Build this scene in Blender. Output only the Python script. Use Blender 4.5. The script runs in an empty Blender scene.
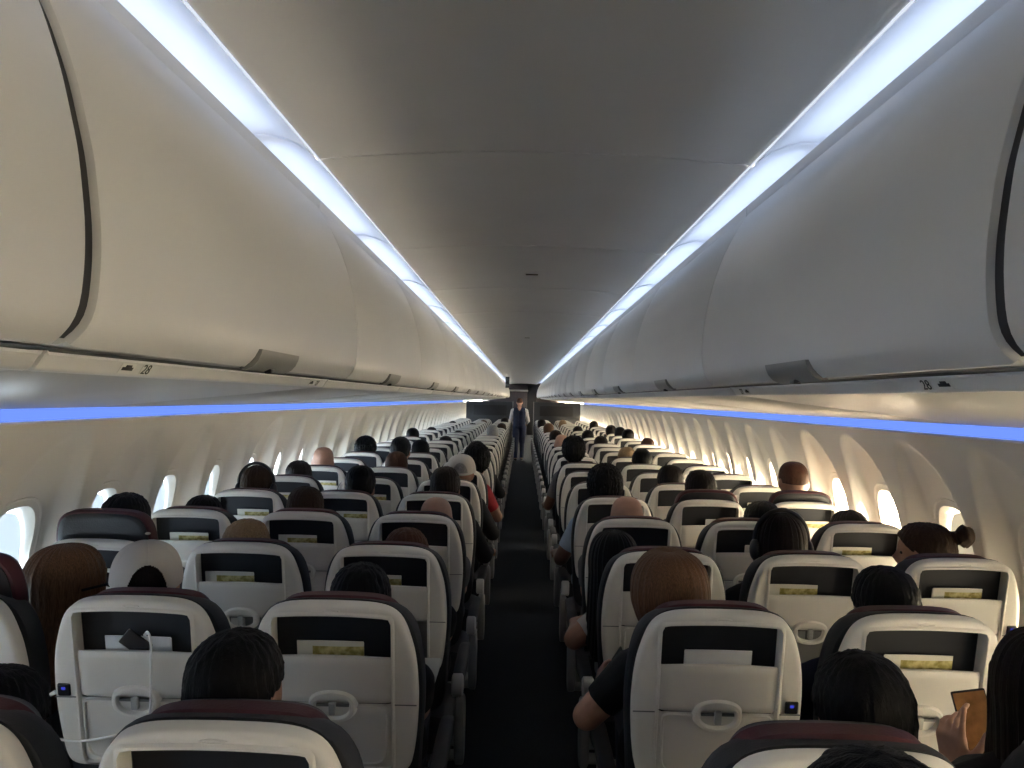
import bpy, bmesh, math, random
import numpy as np
from mathutils import Vector, Matrix, noise

random.seed(7)
R = math.radians
C = bpy.context.scene.collection
scene = bpy.context.scene

# ------------------------------------------------------------------ camera
CX, CZ, F = -0.02, 1.63, 800.0
VPX, VPY, ROLL = 523.0, 399.0, 0.02
cam = bpy.data.cameras.new('camera')
cam.sensor_width = 36.0
cam.lens = 36.0 * F / 1024.0
cam.clip_start = 0.02
camo = bpy.data.objects.new('camera', cam)
C.objects.link(camo)
_yaw = math.atan((VPX - 512) / F)
_pit = math.atan((VPY - 384) / F)
camo.matrix_world = (Matrix.Translation((CX, 0, CZ)) @ Matrix.Rotation(_yaw, 4, 'Z')
                     @ Matrix.Rotation(math.pi / 2 + _pit, 4, 'X') @ Matrix.Rotation(ROLL, 4, 'Z'))
scene.camera = camo


def at(px, py, Y):
    """the place in the cabin at distance Y that the photograph shows at px, py"""
    xr, yd = px - VPX, py - VPY
    return (xr + ROLL * yd) * Y / F + CX, CZ - (yd - ROLL * xr) * Y / F


# ------------------------------------------------------------------ materials
def mat(name, col, rough=0.5, metal=0.0, bump=0.0, bscale=60.0, vary=0.0, vscale=8.0, spec=0.5, stretch=None, coat=0.0):
    m = bpy.data.materials.new(name)
    m.use_nodes = True
    nt = m.node_tree
    b = nt.nodes['Principled BSDF']
    b.inputs['Base Color'].default_value = (*col, 1)
    b.inputs['Roughness'].default_value = rough
    b.inputs['Metallic'].default_value = metal
    b.inputs['Specular IOR Level'].default_value = spec
    if coat:
        b.inputs['Coat Weight'].default_value = coat
    if bump or vary:
        tc = nt.nodes.new('ShaderNodeTexCoord')
        src = tc.outputs['Object']
        if stretch:
            mp = nt.nodes.new('ShaderNodeMapping')
            mp.inputs['Scale'].default_value = stretch
            nt.links.new(src, mp.inputs['Vector'])
            src = mp.outputs['Vector']
    if vary:
        n = nt.nodes.new('ShaderNodeTexNoise')
        n.inputs['Scale'].default_value = vscale
        n.inputs['Detail'].default_value = 4
        nt.links.new(src, n.inputs['Vector'])
        r = nt.nodes.new('ShaderNodeValToRGB')
        r.color_ramp.elements[0].position = 0.3
        r.color_ramp.elements[1].position = 0.7
        r.color_ramp.elements[0].color = (*[c * (1 - vary) for c in col], 1)
        r.color_ramp.elements[1].color = (*[min(1, c * (1 + vary)) for c in col], 1)
        nt.links.new(n.outputs['Fac'], r.inputs['Fac'])
        nt.links.new(r.outputs['Color'], b.inputs['Base Color'])
    if bump:
        n2 = nt.nodes.new('ShaderNodeTexNoise')
        n2.inputs['Scale'].default_value = bscale
        n2.inputs['Detail'].default_value = 3
        nt.links.new(src, n2.inputs['Vector'])
        bp = nt.nodes.new('ShaderNodeBump')
        bp.inputs['Strength'].default_value = bump
        bp.inputs['Distance'].default_value = 0.004
        nt.links.new(n2.outputs['Fac'], bp.inputs['Height'])
        nt.links.new(bp.outputs['Normal'], b.inputs['Normal'])
    return m


def emit(name, col, s):
    m = bpy.data.materials.new(name)
    m.use_nodes = True
    nt = m.node_tree
    nt.nodes.clear()
    o = nt.nodes.new('ShaderNodeOutputMaterial')
    e = nt.nodes.new('ShaderNodeEmission')
    e.inputs['Color'].default_value = (*col, 1)
    e.inputs['Strength'].default_value = s
    nt.links.new(e.outputs[0], o.inputs[0])
    return m


def glass(name):
    m = bpy.data.materials.new(name)
    m.use_nodes = True
    nt = m.node_tree
    nt.nodes.clear()
    o = nt.nodes.new('ShaderNodeOutputMaterial')
    t = nt.nodes.new('ShaderNodeBsdfTransparent')
    t.inputs['Color'].default_value = (.93, .96, .97, 1)
    g = nt.nodes.new('ShaderNodeBsdfGlossy')
    g.inputs['Roughness'].default_value = .05
    mx = nt.nodes.new('ShaderNodeMixShader')
    mx.inputs['Fac'].default_value = .06
    nt.links.new(t.outputs[0], mx.inputs[1])
    nt.links.new(g.outputs[0], mx.inputs[2])
    nt.links.new(mx.outputs[0], o.inputs[0])
    return m


M = dict(
    shell=mat('seat_shell_plastic', (.77, .745, .69), .42, bump=.05, bscale=400, vary=.02, vscale=5),
    panel=mat('seat_panel_plastic', (.71, .685, .635), .48, bump=.05, bscale=400, vary=.02, vscale=6),
    pocket=mat('pocket_lining', (.012, .014, .02), .6, vary=.2),
    cloth=mat('charcoal_upholstery', (.022, .024, .028), .62, bump=.25, bscale=300, vary=.2),
    leather=mat('black_leather', (.02, .021, .025), .42, bump=.2, bscale=180, vary=.2),
    burg=mat('burgundy_leather', (.062, .009, .015), .5, bump=.2, bscale=180, vary=.15),
    greyp=mat('grey_plastic', (.22, .22, .215), .45, vary=.05),
    lgrey=mat('light_grey_plastic', (.42, .42, .41), .42, vary=.04),
    dark=mat('dark_plastic', (.015, .015, .017), .4, vary=.1),
    metal=mat('brushed_metal', (.45, .45, .45), .35, metal=1, vary=.05),
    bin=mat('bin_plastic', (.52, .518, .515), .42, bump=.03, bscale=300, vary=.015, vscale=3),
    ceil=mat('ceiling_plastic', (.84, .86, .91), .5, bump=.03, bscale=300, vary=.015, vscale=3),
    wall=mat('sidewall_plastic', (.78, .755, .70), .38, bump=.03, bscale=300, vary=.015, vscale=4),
    cove=mat('cove_plastic', (.80, .81, .84), .5, vary=.01),
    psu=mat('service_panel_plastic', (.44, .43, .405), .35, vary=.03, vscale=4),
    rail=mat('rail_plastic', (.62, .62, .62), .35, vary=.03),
    latch=mat('latch_grey', (.17, .17, .165), .35, vary=.05),
    carpet=mat('aisle_carpet', (.009, .012, .018), .95, bump=.8, bscale=500, vary=.35, vscale=60),
    bulk=mat('bulkhead_laminate', (.035, .037, .043), .5, vary=.15),
    bulk2=mat('lavatory_laminate', (.055, .045, .052), .5, vary=.1),
    paper=mat('white_paper', (.72, .73, .76), .6, vary=.03),
    cable=mat('white_cable', (.88, .87, .85), .4, vary=.02),
    phone=mat('phone_case', (.02, .02, .024), .25, vary=.1),
    screen=mat('phone_screen', (.20, .10, .04), .2, vary=.4, vscale=30),
    ink=mat('black_ink', (.015, .015, .015), .6, vary=.05),
    sticker=mat('sticker_white', (.62, .62, .60), .5, vary=.02),
    pink=mat('placard_pink', (.45, .16, .16), .5, vary=.1),
    skin=mat('skin_light', (.48, .27, .19), .5, vary=.12, vscale=25, bump=.1, bscale=200),
    skin2=mat('skin_tan', (.33, .17, .11), .5, vary=.12, vscale=25, bump=.1, bscale=200),
    skin3=mat('skin_brown', (.16, .085, .055), .5, vary=.12, vscale=25, bump=.1, bscale=200),
    eye=mat('eye_dark', (.03, .02, .02), .2, vary=.1),
    glass=glass('window_acrylic'),

    cap=mat('cap_canvas', (.50, .47, .43), .8, bump=.3, bscale=500, vary=.05),
    led=emit('cove_led', (.62, .75, 1.0), 1.5),
    line=emit('glowing_trim', (.80, .87, 1.0), .20),  # glow added to brighten the white ceiling trim, which is no lamp
    blue=emit('blue_mood_led', (.15, .27, .93), .26),
    bluedot=emit('outlet_led', (.08, .1, .9), .10),
    greenled=emit('sign_glow', (.5, .6, .6), .03),
)


def magazine_mat():
    m = mat('magazine_cover', (.70, .68, .60), .35)
    nt = m.node_tree
    b = nt.nodes['Principled BSDF']
    tc = nt.nodes.new('ShaderNodeTexCoord')
    sp = nt.nodes.new('ShaderNodeSeparateXYZ')
    nt.links.new(tc.outputs['Object'], sp.inputs[0])
    n = nt.nodes.new('ShaderNodeTexNoise')
    n.inputs['Scale'].default_value = 45
    nt.links.new(tc.outputs['Object'], n.inputs['Vector'])
    r = nt.nodes.new('ShaderNodeValToRGB')
    r.color_ramp.elements[0].position = .4
    r.color_ramp.elements[0].color = (.30, .25, .06, 1)
    r.color_ramp.elements[1].position = .62
    r.color_ramp.elements[1].color = (.62, .55, .26, 1)
    nt.links.new(n.outputs['Fac'], r.inputs['Fac'])
    g = nt.nodes.new('ShaderNodeMath')
    g.operation = 'LESS_THAN'
    g.inputs[1].default_value = .002
    nt.links.new(sp.outputs['Z'], g.inputs[0])
    g2 = nt.nodes.new('ShaderNodeMath')
    g2.operation = 'GREATER_THAN'
    g2.inputs[1].default_value = -.045
    nt.links.new(sp.outputs['X'], g2.inputs[0])
    mu = nt.nodes.new('ShaderNodeMath')
    mu.operation = 'MULTIPLY'
    nt.links.new(g.outputs[0], mu.inputs[0])
    nt.links.new(g2.outputs[0], mu.inputs[1])
    mx = nt.nodes.new('ShaderNodeMixRGB')
    mx.inputs['Color1'].default_value = (.70, .68, .61, 1)
    nt.links.new(mu.outputs[0], mx.inputs['Fac'])
    nt.links.new(r.outputs['Color'], mx.inputs['Color2'])
    nt.links.new(mx.outputs['Color'], b.inputs['Base Color'])
    return m


M['magazine'] = magazine_mat()


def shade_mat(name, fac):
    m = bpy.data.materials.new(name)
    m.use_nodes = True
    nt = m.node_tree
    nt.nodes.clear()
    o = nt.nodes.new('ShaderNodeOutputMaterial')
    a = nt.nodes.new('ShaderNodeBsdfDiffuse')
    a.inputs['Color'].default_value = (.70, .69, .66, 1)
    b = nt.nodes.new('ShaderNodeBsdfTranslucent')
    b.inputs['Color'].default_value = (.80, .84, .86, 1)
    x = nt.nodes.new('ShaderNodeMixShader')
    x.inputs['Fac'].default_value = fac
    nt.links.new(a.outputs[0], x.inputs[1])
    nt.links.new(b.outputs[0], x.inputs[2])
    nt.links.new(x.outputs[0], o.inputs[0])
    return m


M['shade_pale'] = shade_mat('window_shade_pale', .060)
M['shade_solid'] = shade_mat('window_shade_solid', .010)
_hm, _sm = {}, {}


def hair_mat(col):
    if col not in _hm:
        _hm[col] = mat('hair_%d' % len(_hm), col, .5, bump=.55, bscale=30, vary=.4, vscale=30, stretch=(14, 14, 1.2), spec=.14)
    return _hm[col]


def cloth_mat(col):
    if col not in _sm:
        _sm[col] = mat('fabric_%d' % len(_sm), col, .85, bump=.4, bscale=120, vary=.12, vscale=12)
    return _sm[col]


# ------------------------------------------------------------------ mesh builder
class MB:
    def __init__(s):
        s.v, s.f = [], []

    def add(s, vs, fs):
        b = len(s.v)
        s.v.extend(tuple(p) for p in vs)
        s.f.extend(tuple(b + i for i in f) for f in fs)

    def loops(s, ls, close=True, cap0=False, cap1=False):
        """skin successive loops of equal length"""
        n = len(ls[0])
        b = len(s.v)
        for l in ls:
            s.v.extend(tuple(p) for p in l)
        for i in range(len(ls) - 1):
            for j in range(n if close else n - 1):
                k = (j + 1) % n
                s.f.append((b + i * n + j, b + i * n + k, b + (i + 1) * n + k, b + (i + 1) * n + j))
        if cap0:
            s.f.append(tuple(b + j for j in range(n - 1, -1, -1)))
        if cap1:
            s.f.append(tuple(b + (len(ls) - 1) * n + j for j in range(n)))

    def box(s, lo, hi, r=0.0, T=None):
        x0, y0, z0 = lo
        x1, y1, z1 = hi
        if r <= 0:
            vs = [(x0, y0, z0), (x1, y0, z0), (x1, y1, z0), (x0, y1, z0), (x0, y0, z1), (x1, y0, z1), (x1, y1, z1), (x0, y1, z1)]
            fs = [(0, 3, 2, 1), (4, 5, 6, 7), (0, 1, 5, 4), (1, 2, 6, 5), (2, 3, 7, 6), (3, 0, 4, 7)]
        else:
            bm = bmesh.new()
            bmesh.ops.create_cube(bm, size=1)
            for v in bm.verts:
                v.co = Vector(((x0 + x1) / 2 + v.co.x * (x1 - x0), (y0 + y1) / 2 + v.co.y * (y1 - y0), (z0 + z1) / 2 + v.co.z * (z1 - z0)))
            bmesh.ops.bevel(bm, geom=bm.edges[:], offset=r, segments=3, profile=.5, affect='EDGES')
            bm.verts.index_update()
            vs = [v.co.copy() for v in bm.verts]
            fs = [[v.index for v in f.verts] for f in bm.faces]
            bm.free()
        if T is not None:
            vs = [T(p) if callable(T) else T @ Vector(p) for p in vs]
        s.add(vs, fs)

    def tube(s, pts, r, n=8, cap=True):
        pts = [Vector(p) for p in pts]
        rs = r if isinstance(r, (list, tuple)) else [r] * len(pts)
        up = Vector((0, 0, 1))
        ls = []
        for i, p in enumerate(pts):
            d = (pts[min(i + 1, len(pts) - 1)] - pts[max(i - 1, 0)]).normalized()
            if abs(d.dot(up)) > .95:
                up = Vector((0, 1, 0)) if abs(d.y) < .9 else Vector((1, 0, 0))
            a = d.cross(up).normalized()
            b2 = a.cross(d).normalized()
            up = b2
            ls.append([p + rs[i] * (math.cos(t) * a + math.sin(t) * b2) for t in [2 * math.pi * k / n for k in range(n)]])
        s.loops(ls, cap0=cap, cap1=cap)

    def capsule(s, p0, r0, p1, r1, n=12):
        p0, p1 = Vector(p0), Vector(p1)
        d = p1 - p0
        L = max(d.length, 1e-5)
        d = d / L
        a = d.orthogonal().normalized()
        b2 = d.cross(a)
        ls = []
        for k in range(5):
            t = -math.pi / 2 + (k + .35) * (math.pi / 2) / 4.6
            ls.append((p0 + d * r0 * math.sin(t), r0 * math.cos(t)))
        for k in range(5):
            t = (k + .25) * (math.pi / 2) / 4.6
            ls.append((p1 + d * r1 * math.sin(t), r1 * math.cos(t)))
        s.loops([[c + r * (math.cos(2 * math.pi * j / n) * a + math.sin(2 * math.pi * j / n) * b2) for j in range(n)] for c, r in ls], cap0=True, cap1=True)

    def ellipsoid(s, c, rad, n=16, m=10, T=None):
        ls = []
        for i in range(1, m):
            t = math.pi * i / m
            ls.append([(c[0] + rad[0] * math.sin(t) * math.cos(2 * math.pi * j / n), c[1] + rad[1] * math.sin(t) * math.sin(2 * math.pi * j / n), c[2] - rad[2] * math.cos(t)) for j in range(n)])
        if T is not None:
            ls = [[T @ Vector(p) for p in l] for l in ls]
        s.loops(ls, cap0=True, cap1=True)

    def mesh(s, name, smooth=True):
        me = bpy.data.meshes.new(name)
        me.from_pydata(s.v, [], s.f)
        bm = bmesh.new()
        bm.from_mesh(me)
        bmesh.ops.recalc_face_normals(bm, faces=bm.faces[:])
        bm.to_mesh(me)
        bm.free()
        if smooth:
            me.polygons.foreach_set('use_smooth', [True] * len(me.polygons))
            try:
                me.set_sharp_from_angle(angle=R(38))
            except Exception:
                pass
        me.update()
        return me

    def build(s, name, m, parent=None, smooth=True):
        me = s.mesh(name, smooth)
        me.materials.append(m)
        return link(name, me, parent)


def link(name, me, parent=None):
    o = bpy.data.objects.new(name, me)
    C.objects.link(o)
    if parent is not None:
        o.parent = parent
    return o


def empty(name, loc=(0, 0, 0)):
    o = bpy.data.objects.new(name, None)
    o.empty_display_size = .1
    o.location = loc
    C.objects.link(o)
    return o


def tag(o, label, cat, group=None):
    o['label'] = label
    o['category'] = cat
    if group:
        o['group'] = group
    return o


def struct(o):
    o['kind'] = 'structure'
    return o


def copy_tree(o, parent=None):
    c = o.copy()
    C.objects.link(c)
    if parent is not None:
        c.parent = parent
    for ch in [x for x in o.children]:
        copy_tree(ch, c)
    return c


ORD = ['nearest', 'second', 'third', 'fourth', 'fifth', 'sixth', 'seventh', 'eighth', 'ninth', 'tenth', 'eleventh', 'twelfth', 'thirteenth',
       'fourteenth', 'fifteenth', 'sixteenth', 'seventeenth', 'eighteenth', 'nineteenth', 'twentieth', 'twenty-first', 'twenty-second',
       'twenty-third', 'twenty-fourth', 'twenty-fifth', 'twenty-sixth', 'twenty-seventh', 'twenty-eighth', 'twenty-ninth', 'thirtieth']
SIDE = {-1: 'port', 1: 'starboard'}
COLN = ['aisle', 'middle', 'window']

# ------------------------------------------------------------------ layout of the rows
ROW0, PITCH, NROW = 1.24, .76, 26
SX = [.487, .99, 1.497]
DIV_Y, END_Y = 21.75, 38.0


def row_y(k):
    return ROW0 + PITCH * k


# ------------------------------------------------------------------ people
def head_point(d):
    dx, dy, dz = d
    if dz > 0:
        q = (math.hypot(dx, dy) ** 2.7 + dz ** 2.7) ** (-1 / 2.7)
        dx, dy, dz = dx * q, dy * q, dz * q
    x, y, z = .077 * dx, .097 * dy, (.110 if dz > 0 else .118) * dz
    t = max(0.0, -dz)
    x *= 1 - .26 * t ** 1.6
    y *= (1 - .42 * t ** 1.3) if dy < 0 else (1 - .10 * t)
    if dy > 0:
        y += .028 * math.exp(-((x / .014) ** 2 + ((z + .022) / .024) ** 2))
        y += .007 * math.exp(-((x / .024) ** 2 + ((z + .066) / .012) ** 2))
        y += .010 * math.exp(-((x / .026) ** 2 + ((z + .102) / .016) ** 2))
        for q in (-1, 1):
            y -= .010 * math.exp(-(((x - q * .032) / .016) ** 2 + ((z - .008) / .012) ** 2))
        y += .005 * math.exp(-((x / .05) ** 2 + ((z - .03) / .01) ** 2))
    return Vector((x, y, z))


def head_mesh(mb, Mx):
    n, m = 40, 30
    ls = []
    for i in range(1, m):
        t = math.pi * i / m
        ls.append([Mx @ head_point((math.sin(t) * math.cos(2 * math.pi * j / n), math.sin(t) * math.sin(2 * math.pi * j / n), -math.cos(t))) for j in range(n)])
    mb.loops(ls, cap0=True, cap1=True)
    for q in (-1, 1):
        T = Mx @ Matrix.Translation((q * .078, -.012, -.012)) @ Matrix.Rotation(q * R(25), 4, 'Z')
        mb.ellipsoid((0, 0, 0), (.009, .020, .033), 12, 8, T)


def hand(mb, wrist, d, n, side, curls, spread=.12, thumb_curl=.5, bones=None):
    """palm and five fingers: D along the fingers, N out of the palm, SIDE (+1/-1) where the thumb leaves"""
    w, d, n = Vector(wrist), Vector(d).normalized(), Vector(n)
    n = (n - d * n.dot(d)).normalized()
    s = d.cross(n).normalized() * side
    kn = w + d * .085
    for q in (-.027, -.009, .009, .027):
        mb.capsule(w + s * q * .6, .017, kn + s * q, .0135)
    lens = [.072, .080, .074, .058]
    for i in range(4):
        q = .029 - i * .0193
        b = kn + s * q
        ang = 0.0
        sp = (1.5 - i) * spread
        dd = (d * math.cos(sp) + s * math.sin(sp)).normalized()
        for j, fr in enumerate((.45, .32, .26)):
            ang += curls[i] * (.55, .75, .5)[j]
            e = b + (dd * math.cos(ang) + n * math.sin(ang)) * lens[i] * fr
            mb.capsule(b, .0088 - .0008 * j, e, .0082 - .0008 * j, 10)
            b = e
    b = w + d * .025 + s * .022
    for j, (L, a) in enumerate(((.042, .75), (.032, .5), (.026, .25))):
        dd = (d * math.cos(a) + s * math.sin(a) + n * thumb_curl * (j + 1) * .4).normalized()
        e = b + dd * L
        mb.capsule(b, .0115 - .001 * j, e, .0105 - .001 * j, 10)
        b = e


_e = MB()
_e.ellipsoid((0, 0, 0), (.0125, .007, .0065), 14, 10)
_e.ellipsoid((0, .0045, 0), (.0052, .004, .0052), 10, 8)
EYE = _e.mesh('eye')
EYE.materials.append(M['eye'])
_e = MB()
_e.ellipsoid((0, 0, .0025), (.021, .006, .0035), 14, 8)
_e.ellipsoid((0, 0, -.003), (.018, .007, .0042), 14, 8)
MOUTH = _e.mesh('mouth')
MOUTH.materials.append(mat('lips', (.30, .10, .085), .45, vary=.1))
PEOPLE_GROUP = 'passengers seated in rows facing forward'


def seg_dist(P, a, b):
    a, b = np.array(a), np.array(b)
    ab = b - a
    t = np.clip(((P - a) @ ab) / max(ab @ ab, 1e-9), 0, 1)
    return np.linalg.norm(P - (a + t[:, None] * ab), axis=1)


def evaluated_mesh(o):
    dg = bpy.context.evaluated_depsgraph_get()
    return bpy.data.meshes.new_from_object(o.evaluated_get(dg))


def shell_from(me, keep, off, name):
    """faces whose vertices are all in KEEP, pushed out along the normals and given a thickness"""
    bm = bmesh.new()
    bm.from_mesh(me)
    bm.verts.ensure_lookup_table()
    for v in bm.verts:
        v.normal_update()
    bmesh.ops.delete(bm, geom=[v for v in bm.verts if not keep[v.index]], context='VERTS')
    for _ in range(6):                  # even out the cut edges
        new = {}
        for v in bm.verts:
            nb = [e.other_vert(v) for e in v.link_edges if e.is_boundary]
            if len(nb) == 2:
                new[v] = v.co * .5 + (nb[0].co + nb[1].co) * .25
        for v, c in new.items():
            v.co = c
    nr = {v: v.normal.copy() for v in bm.verts}
    for v in bm.verts:
        v.co += nr[v] * off
    out = bpy.data.meshes.new(name)
    bm.to_mesh(out)
    bm.free()
    out.materials.clear()
    out.polygons.foreach_set('use_smooth', [True] * len(out.polygons))
    return out


def hair_mesh(style, seed, Mx):
    """a cap of hair grown over the skull: columns round the head, rows from crown to hairline, then hanging"""
    rnd = random.Random(seed)
    na, nr = (160, 30)
    thick = dict(short=.016, crop=.006, bob=.026, long=.019, bushy=.034, bun=.013, cap=.016, fringe=.005)[style]
    outer, inner = [], []
    ph = [rnd.uniform(0, 6.28) for _ in range(8)]
    cols = []
    for j in range(na):
        az = 2 * math.pi * j / na        # 0 = face, pi = nape
        c = math.cos(az)
        back = .5 - .5 * c               # 0 face .. 1 nape
        if style in ('short', 'crop', 'bushy', 'bun'):
            tm = 56 + 34 * min(1, back * 2.2) + (36 if style != 'crop' else 4) * max(0, back - .55) / .45
            if abs(abs(math.atan2(math.sin(az), c)) - math.pi / 2) < .35:
                tm -= 6
        elif style == 'bob':
            tm = 58 + 62 * min(1, back * 3.2) + 14 * max(0, back - .5)
        elif style == 'long':
            tm = 56 + 44 * min(1, back * 3.5)
        elif style == 'cap':
            tm = 70 + 22 * back
        else:
            tm = 95
        hang = 0
        if style == 'long':
            hang = .30 * max(0, min(1, (back - .12) / .15)) * (1 + .08 * math.sin(az * 5 + ph[0]))
        if style == 'bob':
            hang = .012 * (1 + .5 * math.sin(az * 23 + ph[1]))
        strand = .5 * math.sin(az * 31 + ph[2]) + .35 * math.sin(az * 53 + ph[3]) + .3 * math.sin(az * 17 + ph[4])
        po, pi = [], []
        for i in range(nr + 1):
            v = i / nr
            if hang > .02:
                vv, hg = min(1, v / .55), max(0, (v - .55) / .45)
            else:
                vv, hg = min(1, v / .94), max(0, (v - .94) / .06)
            th = R(tm) * vv
            d = Vector((math.sin(th) * math.sin(az), math.sin(th) * math.cos(az), math.cos(th)))
            p = head_point(d)
            nd = Vector((d.x * 1.3, d.y, d.z * .8)).normalized()
            k = thick * (1.0 if style != 'bushy' else (1.15 - .45 * vv))
            if style == 'short':
                k *= 1.25 - .75 * vv
            if style == 'bob':
                k *= .75 + .65 * math.sin(min(1, vv * 1.15) * math.pi * .75)
            if style == 'crop':
                k *= 1.1 - .6 * vv
            amp = dict(short=.0011, crop=.0004, bob=.0016, long=.0019, bushy=.0026, bun=.0012, cap=0, fringe=.0003)[style]
            q = strand * amp * min(1, vv * 2.5)
            if style in ('short', 'bushy', 'bun'):
                q += amp * 3.2 * noise.noise((d * (10 if style != 'bushy' else 16) + Vector((seed, 0, 0))))
            if style == 'bun':
                pass
            o = p + nd * (k + q)
            if hg > 0:
                o.z -= hang * hg
                if style == 'long':
                    o.y -= .012 * math.sin(hg * 3.1)
                    o.x *= 1 + .12 * hg
                else:
                    o = o + Vector((-d.x, -d.y, 0)) * .006 * hg
            po.append(Mx @ o)
            ii = p + nd * .001
            if hg > 0:
                ii = o - nd * min(k, .016)
            pi.append(Mx @ ii)
        cols.append(po + pi[::-1])
    mb = MB()
    mb.loops(cols + [cols[0]], close=True)
    me = mb.mesh('hair')
    if style in ('cap',):
        pass
    return me


def cap_mesh(Mx, brim_front=True):
    mb = MB()
    na, nr = 240, 64
    base = len(mb.v)
    pts = []
    for j in range(na):
        az = 2 * math.pi * j / na
        back = .5 - .5 * math.cos(az)
        tm = R(74 + 20 * back)
        for i in range(nr + 1):
            th = tm * i / nr
            d = Vector((math.sin(th) * math.sin(az), math.sin(th) * math.cos(az), math.cos(th)))
            k = .011 + .002 * abs(math.sin(az * 3)) ** .3 * (1 if i > 0 else 0) + (.006 if i < nr else 0)
            q_ = head_point(d) * 1.02 + d * k
            q_.x *= 1.0
            q_.z *= .95
            pts.append(Mx @ q_)
    fs = []
    for j in range(na):
        k = (j + 1) % na
        for i in range(nr):
            az = 2 * math.pi * (j + .5) / na
            a = math.atan2(math.sin(az), math.cos(az))
            off = (math.pi - abs(a)) / .55
            up = (nr - i - .5) / 26
            if off * off + up * up < 1 and i < nr - 5:
                continue          # the opening over the strap at the back
            fs.append((j * (nr + 1) + i, k * (nr + 1) + i, k * (nr + 1) + i + 1, j * (nr + 1) + i + 1))
    mb.add(pts, fs)
    top, bot = [], []
    for j in range(17):
        az = -1.05 + 2.1 * j / 16
        d = Vector((math.sin(az), math.cos(az), .25)).normalized()
        p0 = head_point(d) * 1.02 + d * .02
        p1 = p0 + Vector((math.sin(az) * .01, .075 * math.cos(az * .9), -.018))
        for lst, dz in ((top, .0), (bot, -.004)):
            lst.append((Mx @ (p0 + Vector((0, 0, dz))), Mx @ (p1 + Vector((0, 0, dz)))))
    vs = [p for l in (top, bot) for q in l for p in q]
    f2 = []
    for j in range(16):
        f2.append((2 * j, 2 * j + 1, 2 * j + 3, 2 * j + 2))
        f2.append((34 + 2 * j, 34 + 2 * j + 2, 34 + 2 * j + 3, 34 + 2 * j + 1))
        f2.append((2 * j + 1, 34 + 2 * j + 1, 34 + 2 * j + 3, 2 * j + 3))
    mb.add(vs, f2)
    mb.ellipsoid((0, 0, 0), (.008, .008, .004), 10, 6, Mx @ Matrix.Translation((0, 0, .145)))
    return mb.mesh('cap')


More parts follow.
